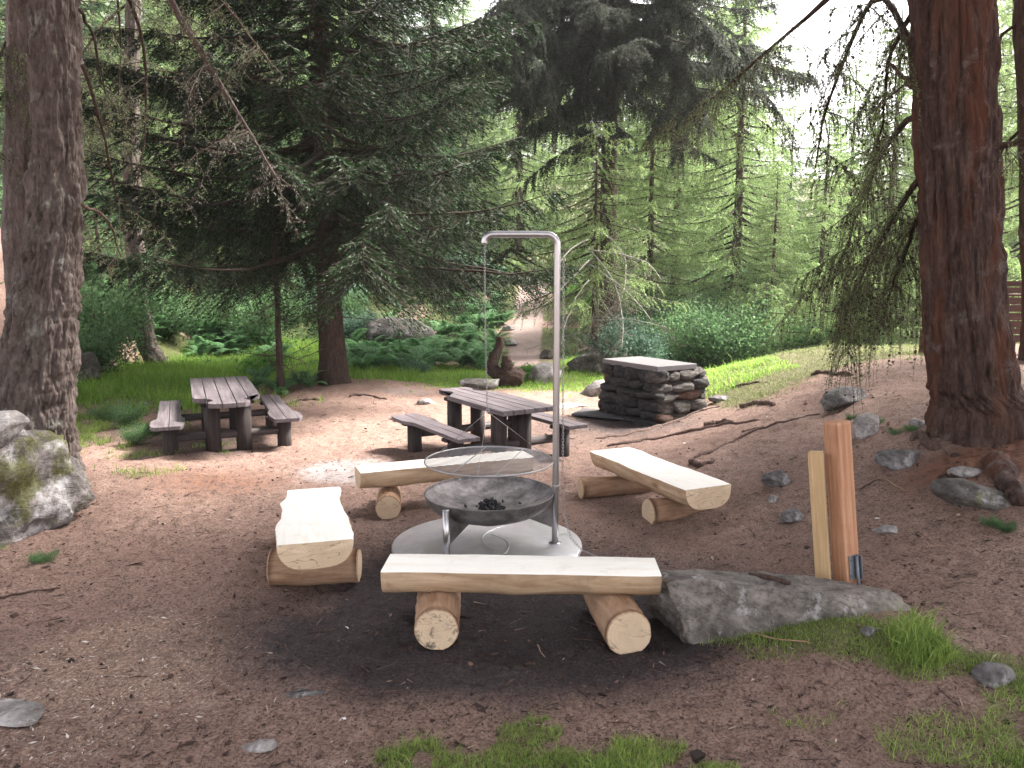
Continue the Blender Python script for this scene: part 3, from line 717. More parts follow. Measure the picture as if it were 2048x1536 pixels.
# ================================================================== STONE BARBECUE
def barbecue():
    D = (2.30, 12.14); rz = math.atan2(.41, .69)
    root = empty('stone_barbecue', (D[0], D[1], 0), rz, 'square dry stone barbecue block with a grey slab on top', 'barbecue')
    # local x towards the right back, local y towards the left back
    LX, LY = .98, 1.38
    V, Q = box(LX / 2, LY / 2, .40, LX - .30, LY - .30, .9); link('core', mesh('core', V, Q, None, M['core'], False), root)
    V, Q = box(.40, .69, .925, .84, 1.42, .085); link('slab', bevel_me(mesh('slab', V, Q, None, M['slab'], False), .008), root)
    protos = [rock_me('stone', (.5, .5, .5), 40 + k, M[['stone_dark', 'stone_dark', 'stone_wall', 'stone_red' if k == 3 else 'stone_dark', 'stone_wall', 'stone_dark'][k % 6]], .10, 3, 9, .03, .8) for k in range(12)]
    r = np.random.default_rng(21)
    # all protos share a soot or grey look; the rusty ones are few
    def face(p0, dx, dy, nx, ny, length, darker):
        z = -.12; 
        while z < .87:
            h = r.uniform(.12, .22); 
            if z + h > .80: h = .885 - z
            s = r.uniform(-.08, .02)
            while s < length - .02:
                w_ = r.uniform(.22, .52); w_ = min(w_, length + .06 - s)
                if w_ < .09: break
                k = r.integers(12)
                pool = ([0, 1, 5, 6, 7, 11, 0, 1, 6, 9] if darker else [2, 4, 8, 10, 3, 5, 9, 2]); k = pool[r.integers(len(pool))]
                o = link('stone', protos[k], root); dep = r.uniform(.20, .28)
                bulge = .035 * (1 - max(z, 0)) + r.uniform(-.02, .03)
                c = (p0[0] + dx * (s + w_ / 2) + nx * (bulge - dep / 2 + .04), p0[1] + dy * (s + w_ / 2) + ny * (bulge - dep / 2 + .04), z + h / 2)
                o.location = c; o.scale = (w_ * 1.10, dep * 1.1, h * 1.14) if dx else (dep * 1.1, w_ * 1.10, h * 1.14)
                o.rotation_euler = (r.uniform(-.06, .06), r.uniform(-.1, .1), r.uniform(-.06, .06))
                s += w_
            z += h
    face((0, 0), 0, 1, -1, 0, LY, True); face((0, 0), 1, 0, 0, -1, LX, False)  # left face takes only the darker stones
    face((LX, 0), 0, 1, 1, 0, LY, False); face((0, LY), 1, 0, 0, 1, LX, False)
barbecue()
x_, y_, z_ = hit(1190, 842)
V, Q = box(0, 0, 0, 1.0, .62, .03); o = link('ground_mat', bevel_me(mesh('ground_mat', V, Q, None, M['mat'], False), .004))
o.location = (x_ + .22, y_ + .45, z_ + .035); o.rotation_euler = (0, .01, -.42); tag(o, 'flat dark mat on the ground left of the stone barbecue', 'mat')

# ================================================================== POSTS BEHIND THE FRONT ROCK
def upright(d):
    z = Vector(d).normalized(); x = (Vector((1, 0, 0)) - z * z.x).normalized(); y = z.cross(x)
    return Matrix((x, y, z)).transposed()
def timber(name, parent, base, topp, sx, sy, rz, mat, cham=.02, round_top=True, tp=.0):
    base = np.array(base); topp = np.array(topp); d = topp - base; L = np.linalg.norm(d)
    me = bpy.data.meshes.new(name); bm = bmesh.new(); bmesh.ops.create_cube(bm, size=1)
    for v in bm.verts: v.co = Vector((v.co.x * sx, v.co.y * sy, (v.co.z + .5) * L))
    topf = [f for f in bm.faces if f.normal.z > .9][0]
    bmesh.ops.bevel(bm, geom=[e for e in bm.edges if abs(e.verts[0].co.z - e.verts[1].co.z) > .1], offset=.009, segments=2, affect='EDGES', profile=.5)
    te = [e for e in bm.edges if e.verts[0].co.z > L - .001 and e.verts[1].co.z > L - .001]
    if tp: te = [e for e in te if abs(e.verts[0].co.y - e.verts[1].co.y) > abs(e.verts[0].co.x - e.verts[1].co.x)]
    bmesh.ops.bevel(bm, geom=te, offset=cham, segments=3, affect='EDGES', profile=.45)
    bm.to_mesh(me); bm.free(); me.materials.append(mat); o = link(name, me, parent)
    o.location = base; o.rotation_euler = (upright(d) @ Matrix.Rotation(rz, 3, 'Z')).to_euler()
    return o
Yp = 5.20
b0 = np.array(at(1697, 1215, Yp)); t0 = np.array(at(1673, 841, Yp)); b0 = b0 + (b0 - t0) * .25
root = empty('timber_post', tuple(b0), 0, 'thick reddish squared timber post with a metal bracket at its foot, behind the front rock', 'post')
def child_timber(*a, **k):
    o = timber(*a, **k); o.location = Vector(o.location) - root.location; return o
child_timber('post', root, b0, t0, .128, .128, math.radians(23), M['larchwood'], .022)
R3 = upright(t0 - b0) @ Matrix.Rotation(math.radians(23), 3, 'Z')
L3 = float(np.linalg.norm(t0 - b0))
k0 = L3 - 1.03
def local(name, V, Q, T, mat, smooth=False, bev=0):
    me = mesh(name, V, Q, T, mat, smooth)
    if bev: bevel_me(me, bev)
    o = link(name, me, root); o.rotation_euler = R3.to_euler(); return o
V, Q = box(.0, -.0675, k0 + .0, .075, .006, .17); o = local('bracket', V, Q, None, M['bracket'], bev=.001)
V, Q = box(.037, -.088, k0 + .0, .006, .045, .17); local('bracket_flange', V, Q, None, M['bracket'], bev=.001)
for zz in (-.055, .055):
    V, Q, T = tube([(-.018, -.070, k0 + zz), (-.018, -.079, k0 + zz)], .008, 8); local('bolt', V, Q, T, M['chain'])
pts = [(.016, -.088, k0 - .30), (.016, -.088, k0 + .085)]
V, Q, T = tube(pts, .010, 10); local('threaded_rod', V, Q, T, M['bracket'], True)
b = Buf()
for zz in np.arange(-.28, .085, .012): b.add(*tube([(.016, -.088, k0 + zz), (.016, -.088, k0 + zz + .005)], .0135, 8))
o = b.obj('rod_thread', M['bracket'], root, False); o.rotation_euler = R3.to_euler(); tag(o, kind='stuff')
b1 = np.array(at(1650, 1215, Yp - .02)); t1 = np.array(at(1631, 903, Yp - .02)); b1 = b1 + (b1 - t1) * .3
root2 = empty('timber_plank', tuple(b1), 0, 'pale knotty timber plank standing upright left of the thicker reddish post', 'plank')
o = timber('plank', root2, b1, t1, .100, .045, math.radians(-36), M['pinewood'], .028, tp=1); o.location = (0, 0, 0)


# ================================================================== TREES
def trunk(path, sides=20, rows=40, amp=.10, freq=7, flare=.6, fh=.35, lobes=5, seed=0, stretch=.3, ridgy=True):
    """path: rows of (x, y, z, radius); returns V, Q of a barky tapering trunk in world or local space"""
    P = np.array(path, float); tz = np.linspace(0, 1, len(P)); u = np.linspace(0, 1, rows) ** 1.15
    # smooth interpolation
    pts = np.stack([np.interp(u, tz, P[:, k]) for k in range(4)], 1)
    for _ in range(3): pts[1:-1] = (pts[:-2] + pts[1:-1] * 2 + pts[2:]) / 4
    a = np.arange(sides) * 2 * PI / sides
    hgt = pts[:, 2] - pts[0, 2]
    fl = 1 + flare * np.exp(-hgt[:, None] / fh) * (1 + .45 * np.cos(lobes * a[None] + seed) + .25 * np.cos((lobes - 2) * a[None] + 2 * seed))
    R = pts[:, 3][:, None] * fl
    D = np.stack([np.cos(a), np.sin(a), 0 * a], 1)
    q = D[None] * pts[:, 3][:, None, None].clip(.08) * freq; q = q + np.array([0, 0, 1.0]) * (hgt[:, None, None] * freq * stretch) + seed * 3.7
    n = -ridge(q, 3) * .95 + fbm(q * 2.7, 3) * .5 if ridgy else fbm(q, 3)
    R = R + amp * n * pts[:, 3].clip(.06).max() * .5 + .05 * pts[:, 3][:, None] * fbm(q * .25, 2)
    V = pts[:, None, :3] + D[None] * R[..., None]
    i = np.arange(rows - 1)[:, None] * sides; j = np.arange(sides)[None]
    Q = np.stack([i + j, i + (j + 1) % sides, i + sides + (j + 1) % sides, i + sides + j], -1).reshape(-1, 4)
    return V.reshape(-1, 3), Q
def tubes_fast(buf, A, B, ra, rb, c=.5):
    """many straight thin 3-sided twigs from A to B"""
    A = np.asarray(A, float); B = np.asarray(B, float); N = len(A)
    if not N: return
    d = B - A; L = np.linalg.norm(d, axis=1, keepdims=True) + 1e-9; d = d / L
    u = np.cross(d, np.where(np.abs(d[:, 2:3]) < .9, [[0, 0, 1.0]], [[1.0, 0, 0]])); u /= np.linalg.norm(u, axis=1, keepdims=True) + 1e-9
    v = np.cross(d, u); V = np.zeros((N, 6, 3))
    ra = np.broadcast_to(ra, (N,))[:, None]; rb = np.broadcast_to(rb, (N,))[:, None]
    for k in range(3):
        w_ = u * math.cos(k * 2.094) + v * math.sin(k * 2.094); V[:, k] = A + w_ * ra; V[:, 3 + k] = B + w_ * rb
    b = np.arange(N)[:, None] * 6
    Q = np.concatenate([b + np.array([[k, (k + 1) % 3, 3 + (k + 1) % 3, 3 + k]]) for k in range(3)])
    cc = np.repeat(np.broadcast_to(np.asarray(c, float), (N,)), 6)
    buf.add(V.reshape(-1, 3), Q, None, cc)
def axis(p0, az, L, a, b, n=9, curl=0.0, rg=None):
    s = np.linspace(0, 1, n); h = L * s
    az_ = az + curl * s ** 2
    z = L * (-a * s + b * s ** 2)
    wob = (rg.normal(size=(n, 3)) * L * .008 * (s[:, None] > 0)).cumsum(0) if rg is not None else 0
    return np.array(p0)[None] + np.stack([np.cos(az_) * h, np.sin(az_) * h, z], 1) + wob
def samp(P, s):
    t_ = np.linspace(0, 1, len(P)); return np.stack([np.interp(s, t_, P[:, k]) for k in range(3)], 1)
def norm(v): return v / (np.linalg.norm(v, axis=-1, keepdims=True) + 1e-9)

def spruce_foliage(F_, W_, ax, L, r, dens=1.0, droop=.55, start=.15, tw=.11, kw=.022, full=.34, tone=.0):
    """a Norway-spruce branch: hanging side twigs clothed in needle sprays"""
    ns = max(5, int(L * 17 * dens)); s = np.sort(r.uniform(start, 1, ns)); p = samp(ax, s); d = norm(samp(ax, np.minimum(s + .03, 1)) - samp(ax, s - .03))
    side = norm(np.cross(d, [0, 0, 1.0])) * np.where(np.arange(ns) % 2, 1, -1)[:, None]
    l2 = L * full * (1.02 - s) ** .55 * np.clip((s - start) * 5 + .35, .3, 1) * r.uniform(.7, 1.15, ns) + .08
    dd = norm(d * r.uniform(.35, .8, (ns, 1)) + side * r.uniform(.5, 1, (ns, 1)) + np.array([0, 0, -1.0]) * droop * r.uniform(.3, 1.2, (ns, 1)))
    e = p + dd * l2[:, None] + np.array([0, 0, -1.0]) * (l2 * .16)[:, None]
    tubes_fast(W_, p, e, .006, .0025, .3)
    nt = max(4, int(26 * dens * full / .34 * (L / 4) ** .5)); t_ = (np.arange(nt) + r.uniform(0, 1, (ns, nt))) / nt
    q = p[:, None] + (e - p)[:, None] * t_[..., None] + np.array([0, 0, -1.0]) * (l2[:, None] * .13 * t_ ** 2)[..., None]
    sd2 = norm(np.cross(dd, [0, 0, 1.0]))[:, None] * np.where(np.arange(nt) % 2, 1, -1)[None, :, None]
    k = norm(dd[:, None] * .75 + sd2 * r.uniform(.2, .9, (ns, nt, 1)) + r.normal(size=(ns, nt, 3)) * .18 + np.array([0, 0, -1.0]) * droop * .55 * r.uniform(0, 1, (ns, nt, 1)))
    kl = tw * r.uniform(.6, 1.25, (ns, nt)) * (1.1 - .4 * t_)
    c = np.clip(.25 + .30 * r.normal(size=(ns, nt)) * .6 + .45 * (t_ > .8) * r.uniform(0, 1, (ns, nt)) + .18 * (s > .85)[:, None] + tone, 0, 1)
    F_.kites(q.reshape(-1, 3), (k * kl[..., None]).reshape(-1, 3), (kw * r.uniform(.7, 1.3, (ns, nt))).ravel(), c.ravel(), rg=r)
def larch_foliage(F_, W_, ax, L, r, dens=1.0, hang=.55, start=.12, tuft=.038, tw_len=.42, cones=None, tone=0.0, up=.0):
    ns = max(5, int(L * 13 * dens)); s = np.sort(r.uniform(start, 1, ns)); p = samp(ax, s); d = norm(samp(ax, np.minimum(s + .03, 1)) - samp(ax, s - .03))
    side = norm(np.cross(d, [0, 0, 1.0])) * np.where(np.arange(ns) % 2, 1, -1)[:, None]
    l2 = tw_len * r.uniform(.35, 1.35, ns) * (1.15 - .5 * s) * (L / 3) ** .3
    dh = norm(d * r.uniform(.3, .9, (ns, 1)) + side * r.uniform(.3, 1, (ns, 1)) + np.array([0, 0, up]))
    nt = max(5, int(19 * dens ** .5)); t_ = (np.arange(nt) + r.uniform(0, 1, (ns, nt))) / nt
    hg = hang * r.uniform(.5, 1.9, ns)
    def pos(tt): return p[:, None] + dh[:, None] * (l2[:, None] * tt * (1 - .45 * hg[:, None].clip(0, 1) * tt))[..., None] + np.array([0, 0, -1.0]) * (l2[:, None] * hg[:, None] * tt ** 1.6)[..., None]
    m = pos(np.full((ns, 1), .5))[:, 0]; e = pos(np.ones((ns, 1)))[:, 0]
    tubes_fast(W_, p, m, .004, .003, .4); tubes_fast(W_, m, e, .003, .0015, .4)
    q = pos(t_).reshape(-1, 3); N = len(q)
    for k in range(2):
        k_ = norm(r.normal(size=(N, 3)) + np.repeat(dh, nt, 0) * .8 + np.array([0, 0, -.25]))
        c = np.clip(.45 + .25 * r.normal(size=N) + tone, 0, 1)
        F_.kites(q, k_ * (tuft * r.uniform(.6, 1.5, (N, 1))), tuft * .42, c, rg=r)
    if cones is not None:
        kk = r.random(N) < .035
        for qq in q[kk]:
            V, Q = box(0, 0, 0, .017, .017, .022); cones.add(V + qq, Q)

def make_tree(kind, Ht, r_base, z_crown, Lmax, nb, seed, dens=1.0, dead=10, bark='bark_small', needles=None, shape=1.0, droop=(.35, .30), sides=14, rows=36, tw=.11, kw=.022, lean=(0, 0), top_cut=1.0, foot=1.0, tuft=.038, tw_len=.42):
    r = np.random.default_rng(seed)
    n = 9; z = np.linspace(0, 1, n); wx = np.cumsum(r.normal(size=n)) * .02 * r_base * 6; wx[0] = 0
    pth_ = np.stack([lean[0] * z ** 1.5 + wx, lean[1] * z ** 1.5 + wx[::-1] * .5 - wx[-1] * .5, z * Ht - .25, r_base * (1 - z * .93)], 1)
    pth_[1:, 3] *= .93
    V, Q = trunk(pth_, sides, rows, .12, 9, .55 * foot, .30, 5, seed)
    tr = Buf().add(V, Q).me('trunk', M[bark])
    Fo, Wo, Dw = Buf(), Buf(), Buf()
    for k in range(nb):
        u = (k + r.uniform(0, 1)) / nb; zz = z_crown + (Ht * top_cut - .3 - z_crown) * u
        f = (Ht - zz) / (Ht - z_crown)
        L = Lmax * (f ** shape) * r.uniform(.72, 1.08) + .15
        az = k * 2.399 + r.uniform(-.4, .4); x0 = np.interp(zz, pth_[:, 2], pth_[:, 0]); y0_ = np.interp(zz, pth_[:, 2], pth_[:, 1])
        a, b_ = droop[0] * r.uniform(.6, 1.3) * (.35 + .65 * f), droop[1] * r.uniform(.7, 1.3)
        ax = axis((x0, y0_, zz), az, L, a, b_, 9, r.uniform(-.2, .2), r)
        rb = .012 + .010 * L
        V, Q, T = tube(ax, np.linspace(rb, .004, 9), 5); Wo.add(V, Q, T, .25)
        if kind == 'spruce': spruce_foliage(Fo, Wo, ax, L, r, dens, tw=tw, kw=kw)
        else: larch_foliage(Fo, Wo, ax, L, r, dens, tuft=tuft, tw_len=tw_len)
    for k in range(dead):
        zz = r.uniform(.6, z_crown + .5); az = r.uniform(0, 2 * PI); L = r.uniform(.4, 1.0) * min(Lmax, 2.2)
        ax = axis((0, 0, zz), az, L, r.uniform(.0, .5), r.uniform(-.2, .2), 8, 0, r)
        V, Q, T = tube(ax, np.linspace(.014, .004, 8), 5, .3, 20); Dw.add(V, Q, T, r.uniform(.2, .8))
        m = 7; s = r.uniform(.3, 1, m); p = samp(ax, s); e = p + norm(r.normal(size=(m, 3)) + [0, 0, -.7]) * r.uniform(.1, .5, (m, 1)); tubes_fast(Dw, p, e, .005, .002, r.uniform(0, 1, m))
    out = {'trunk': tr, 'branches': Wo.me('branches', M['twig']), 'crown': Fo.me('crown', needles or M['spruce_bg' if kind == 'spruce' else 'larch'])}
    if dead: out['dead_branches'] = Dw.me('dead_branches', M['lichen_twig' if kind == 'larch' else 'twig'])
    return out
def put_tree(name, proto, x, y, rz, sc, label, group=None, z=None, tilt=(0, 0), cat='tree'):
    root = empty(name, (x, y, (Hs(x, y) if z is None else z) - .03), rz, label, cat, group)
    root.scale = (sc, sc, sc) if not isinstance(sc, tuple) else sc
    root.rotation_euler = (tilt[0], tilt[1], rz)
    for k, me in proto.items(): tag(link(k, me, root), kind='stuff' if k == 'dead_branches' else None)
    return root

# ---- big left larch
Lg = Hs(-5.0, 8.45)
V, Q = trunk([(-5.36, 8.45, Lg - .3, .47), (-5.36, 8.45, Lg + .4, .44), (-5.18, 8.45, 1.57, .385), (-4.96, 8.45, 2.6, .295), (-4.82, 8.45, 3.6, .25), (-4.73, 8.45, 5.0, .235), (-4.65, 8.5, 7, .22), (-4.5, 8.6, 12, .18)],
             230, 640, .26, 11.0, .30, .28, 5, 2.2, .28)
rootL = empty('larch_tree', (0, 0, 0), 0, 'large grey-brown larch trunk at the left edge, lichen flecked, behind the mossy rock', 'tree')
link('trunk', Buf().add(V, Q).me('trunk', M['bark_left']), rootL)
# ---- big right larch
Rg = Hs(4.25, 7.3)
V, Q = trunk([(4.60, 7.3, Rg - .3, .50), (4.55, 7.3, Rg + .25, .45), (4.38, 7.3, 1.3, .385), (4.19, 7.3, 2.35, .345), (4.02, 7.3, 3.8, .335), (3.90, 7.3, 5.0, .335), (3.70, 7.3, 7, .31), (3.45, 7.3, 12, .26)],
             260, 640, .24, 10.0, .42, .26, 6, 1.1, .16)
rootR = empty('larch_tree', (0, 0, 0), 0, 'huge reddish brown larch trunk at the right edge with flaking wet bark', 'tree')
link('trunk', Buf().add(V, Q).me('trunk', M['bark_right']), rootR)

def pix_path(pts, n=14):
    """points (px, py, distance) to a smooth path in the world"""
    P = np.array([at(*p) for p in pts]); t_ = np.linspace(0, 1, len(P)); u = np.linspace(0, 1, n)
    Q_ = np.stack([np.interp(u, t_, P[:, k]) for k in range(3)], 1)
    for _ in range(2): Q_[1:-1] = (Q_[:-2] + 2 * Q_[1:-1] + Q_[2:]) / 4
    return Q_
def limb(root, pts, r0, r1, seed, kind, dens=1.0, hang=.8, tw_len=.4, mat=None, leaf=None, tone=0.0, start=.15, n=14, cones=True, tuft=.024, bl=1.0):
    before = {q.name for q in C.objects}; r = np.random.default_rng(seed); ax = pix_path(pts, n); ax[1:] += (r.normal(size=(n - 1, 3)) * .018).cumsum(0) * .6
    L = float(np.linalg.norm(np.diff(ax, axis=0), axis=1).sum())
    V, Q, T = tube(ax, np.linspace(r0, r1, n), 8, .25, 12, True, seed); Buf().add(V, Q, T).obj('branch', M['bark_dark'] if mat is None else mat, root)
    Fo, Wo, Co = Buf(), Buf(), Buf()
    # boughlets that carry the twigs
    m = max(3, int(L * 3.2)); s = r.uniform(start, .97, m)
    for k in range(m):
        p = samp(ax, np.array([s[k]]))[0]; az = r.uniform(0, 2 * PI); l = r.uniform(.35, 1.0) * min(1.3, .35 * L + .2) * bl
        a2 = axis(p, az, l, r.uniform(.2, .9), r.uniform(-.4, .1), 6, 0, r)
        V, Q, T = tube(a2, np.linspace(max(r1 * .9, .005), .003, 6), 4); Wo.add(V, Q, T, .2)
        if kind == 'larch': larch_foliage(Fo, Wo, a2, l, r, dens * 1.3, hang, .05, tuft, tw_len, Co if cones else None, tone)
        elif kind == 'bare':
            q = max(6, int(l * 26)); ss_ = r.uniform(.05, 1, q); pp = samp(a2, ss_); e = pp + norm(r.normal(size=(q, 3)) * .7 + [0, 0, -.8]) * r.uniform(.06, .34, (q, 1)); tubes_fast(Wo, pp, e, .0035, .0015, r.uniform(.2, 1, q))
            mm = q * 7; s2 = r.uniform(0, 1, mm); ii = r.integers(0, q, mm); bb = pp[ii] + (e[ii] - pp[ii]) * s2[:, None]; Fo.kites(bb, norm(r.normal(size=(mm, 3)) + [0, 0, -.9]) * r.uniform(.015, .05, (mm, 1)), .008, r.uniform(.0, .8, mm), rg=r)
    if kind == 'larch': larch_foliage(Fo, Wo, ax, L, r, dens * 1.3, hang, start, tuft, tw_len, Co if cones else None, tone)
    tag(Wo.obj('twigs', M['twig'], root), kind='stuff'); tag(Fo.obj('foliage', leaf or M['larch_shade'], root), kind='stuff')
    if Co.n: tag(Co.obj('cones', M['bark_dark'], root, False), kind='stuff')
    inv = root.matrix_basis.inverted()
    for o in [q for q in C.objects if q.parent == root and q.name not in before]: o.matrix_parent_inverse = inv
# drooping limbs of the right larch
limb(rootR, [(1835, 120, 7.5), (1765, -40, 8.2), (1700, 90, 8.8), (1655, 240, 9.3), (1640, 330, 9.5)], .035, .008, 11, 'larch', 1.1, 1.0, .42)
limb(rootR, [(1830, -160, 7.5), (1720, -60, 8.4), (1595, 50, 9.2), (1480, 150, 9.6), (1370, 235, 9.9)], .040, .006, 12, 'larch', .8, 1.1, .42, start=.45)
limb(rootR, [(1842, 230, 7.4), (1790, 250, 8.2), (1730, 350, 8.8), (1690, 470, 9.2), (1655, 560, 9.5)], .035, .006, 13, 'larch', 1.5, 1.1, .5, start=.2)
limb(rootR, [(1850, 330, 7.4), (1815, 400, 8.0), (1760, 500, 8.6), (1715, 600, 9.0), (1695, 660, 9.1)], .035, .006, 14, 'larch', 2.0, 1.2, .55, tuft=.024)
limb(rootR, [(1855, 400, 7.4), (1825, 480, 7.9), (1785, 570, 8.3), (1760, 650, 8.6)], .03, .006, 15, 'larch', 2.0, 1.2, .55, tuft=.024)
limb(rootR, [(1990, 300, 7.2), (2060, 270, 6.9), (2140, 260, 6.6)], .035, .008, 16, 'bare', 1.0, mat=M['deadwood'])
limb(rootR, [(1840, 0, 7.5), (1790, 80, 8.2), (1770, 200, 8.7), (1745, 330, 9.0)], .03, .006, 17, 'larch', 1.3, 1.1, .45, start=.2)
limb(rootR, [(1838, 180, 7.4), (1800, 165, 7.6), (1775, 140, 7.7)], .03, .014, 18, 'bare', mat=M['deadwood'])
# left larch: lichen-hung dead limbs
lt = M['lichen_twig']
limb(rootL, [(150, -330, 8.4), (260, -150, 8.9), (345, 10, 9.4), (400, 110, 9.8), (470, 220, 10.2), (520, 310, 10.4), (560, 380, 10.5)], .055, .010, 21, 'bare', mat=M['bark_left'], leaf=lt, start=.35)
limb(rootL, [(150, -200, 8.4), (215, -80, 9.0), (290, 60, 9.8), (300, 230, 10.2), (275, 380, 10.3)], .035, .006, 22, 'bare', leaf=M['larch_shade'], start=.2)
limb(rootL, [(160, 20, 8.4), (185, 60, 8.7), (200, 150, 9.2), (235, 220, 9.6)], .02, .005, 23, 'bare', leaf=M['larch_shade'])
limb(rootL, [(165, 130, 8.3), (190, 210, 8.6), (215, 300, 9.0), (230, 390, 9.4), (265, 440, 9.8)], .022, .005, 24, 'bare', leaf=M['larch_shade'])
limb(rootL, [(165, 410, 8.3), (200, 430, 8.6), (225, 470, 9.0), (240, 520, 9.3)], .022, .008, 25, 'bare', mat=M['deadwood'], leaf=M['larch_shade'])
limb(rootL, [(150, -250, 8.4), (330, -120, 9.4), (470, 30, 10.4), (560, 150, 11.2)], .03, .006, 26, 'bare', leaf=M['larch_shade'], start=.3)
limb(rootL, [(150, -280, 8.6), (230, -120, 10.0), (250, 60, 11.2), (240, 240, 11.8)], .03, .006, 27, 'bare', leaf=M['larch_shade'], start=.3)

# ---- centre spruce
sp = make_tree('spruce', 15.5, .30, 2.65, 5.0, 170, 5, 1.15, 12, 'bark_dark', M['spruce'], .62, (.40, .34), 40, 120, .12, .024, top_cut=.86)
put_tree('spruce_tree', sp, -3.72, 16.1, .7, 1.0, 'dark spruce with wide drooping skirt of branches in the centre left, over the ferns')
# ---- other named trees
dk = make_tree('larch', 20, .36, 8.0, 5.4, 84, 9, 1.8, 8, 'bark_dark', M['larch_silhouette'], .30, (.50, .15), 22, 60, tuft=.06, tw_len=.75, top_cut=.78)
x_, y_, z_ = hit(1222, 700); 
rootD = put_tree('larch_tree', dk, 2.95, 23.5, 0, 1.0, 'thick dark larch trunk right of the path with dusky hanging crown at the top middle')
la = make_tree('larch', 6.0, .115, 1.9, 2.3, 58, 31, 1.0, 26, 'bark_small', M['larch'], .75, (.55, .15), 14, 40, tuft=.042, tw_len=.6)
rootLa = put_tree('larch_tree', la, 2.02, 18.9, 1.2, (1.0, 1.0, 1.0), 'slender young larch with light green crown and bare lichened twigs, on the red earth mound', tilt=(0, -.03))
lb = make_tree('larch', 15, .23, 1.6, 3.7, 130, 33, 1.15, 14, 'bark_small', M['larch'], .7, (.45, .22), 14, 50, tuft=.05, tw_len=.85, top_cut=.9)
lc = make_tree('larch', 12, .20, 1.0, 3.3, 120, 34, 1.2, 10, 'bark_small', M['larch'], .8, (.50, .25), 12, 40, tuft=.05, tw_len=.75)
sb = make_tree('spruce', 15, .24, .8, 3.2, 130, 35, .62, 8, 'bark_small', M['spruce_bg'], .8, (.40, .25), 12, 40, .16, .040)
sc_ = make_tree('spruce', 4.5, .07, .3, 1.5, 55, 36, .75, 0, 'bark_small', M['spruce_bg'], .8, (.15, .15), 8, 16, .11, .026)
pole_tree = make_tree('spruce', 6.5, .085, 3.6, 1.0, 12, 37, .5, 30, 'bark_dark', M['spruce'], .8, (.3, .1), 10, 30)
put_tree('spruce_tree', pole_tree, -4.62, 15.3, 0, 1.0, 'thin dead dark stem beside the ferns, just left of the big spruce')
M['lichen_wood'] = m_bark('lichen covered dead branch', (.38, .37, .32), (.55, .55, .49), (.16, .14, .12), None, 2.0)
for k, l in enumerate([[(1182, 455), (1225, 480), (1255, 520), (1250, 570), (1235, 620)], [(1180, 500), (1215, 540), (1238, 600), (1246, 660), (1242, 700)], [(1180, 530), (1225, 560), (1275, 600), (1310, 650)],
                       [(1178, 478), (1145, 495), (1125, 520), (1100, 560)], [(1178, 520), (1150, 545), (1110, 585), (1085, 600)], [(1180, 500), (1240, 505), (1300, 520), (1330, 560)], [(1178, 560), (1150, 600), (1130, 640), (1122, 690)]]):
    limb(rootLa, [(a_, b_, 18.3 - .35 * i - .15 * k) for i, (a_, b_) in enumerate(l)], .018, .006, 80 + k, 'bare', mat=M['lichen_wood'], leaf=M['lichen_twig'], start=.2)
limb(rootLa, [(1185, 640, 18.8), (1260, 640, 18.6), (1330, 655, 18.4)], .012, .005, 90, 'bare', mat=M['lichen_wood'], leaf=M['lichen_twig'])
for k, l in enumerate([[(1225, -60), (1130, 0), (1060, 70), (990, 130)], [(1225, -40), (1150, 60), (1090, 150), (1060, 220)], [(1225, 0), (1190, 90), (1160, 190), (1170, 280)], [(1225, 0), (1290, 60), (1350, 120), (1400, 190)],
                       [(1225, -60), (1320, -20), (1400, 40), (1450, 110)], [(1225, -90), (1120, -50), (1010, 10), (960, 60)]]):
    limb(rootD, [(a_, b_, 22.5 - .9 * i - .1 * k) for i, (a_, b_) in enumerate(l)], .05, .012, 100 + k, 'larch', 2.0, .9, .6, leaf=M['larch_silhouette'], tuft=.055, bl=1.5, cones=False)
# leaning larch on the left meadow
gx, gy = -9.35, 19.9
gx = at(300, 750, 19.4)[0]; gy = 19.4; g0 = Hs(gx, gy)
P_ = [(*at(322, 757, gy)[:2], g0 - .3, .30), (*at(312, 735, gy)[:2], g0 + .25, .28)]
for (a_, b_, r_) in [(293, 690, .25), (282, 620, .235), (276, 540, .23), (266, 450, .22), (262, 330, .205), (262, 180, .19), (268, 0, .17), (272, -250, .13)]:
    q = at(a_, b_, gy); P_.append((*q, r_))
V, Q = trunk(P_, 70, 170, .26, 7.5, .35, .2, 4, 3.0, .25)
rootM = empty('larch_tree', (0, 0, 0), 0, 'leaning reddish larch trunk curving up from the bright grass behind the left table', 'tree')
link('trunk', Buf().add(V, Q).me('trunk', M['bark_left']), rootM)
limb(rootM, [(275, 470, gy), (300, 480, gy - .2), (325, 480, gy - .4), (350, 500, gy - .6)], .06, .02, 41, 'bare', mat=M['deadwood'], leaf=lt)
limb(rootM, [(285, 565, gy), (300, 570, gy - .2), (308, 566, gy - .3)], .06, .03, 42, 'bare', mat=M['bark_dark'], leaf=lt, start=.9)
limb(rootM, [(272, 620, gy), (235, 560, gy - .4), (200, 500, gy - .8), (190, 430, gy - 1)], .03, .01, 43, 'bare', leaf=M['larch_shade'])
for k, (a_, b_) in enumerate([(60, 150), (-60, 130), (170, 90), (330, 160)]):
    limb(rootM, [(265, a_ - 60, gy), (265 + (b_ if k % 2 else -b_) * .5, a_, gy - .6), (265 + (b_ if k % 2 else -b_), a_ + 140, gy - 1.1), (265 + (b_ if k % 2 else -b_) * 1.15, a_ + 300, gy - 1.3)], .035, .006, 50 + k, 'larch', 1.1, 1.0, .5)
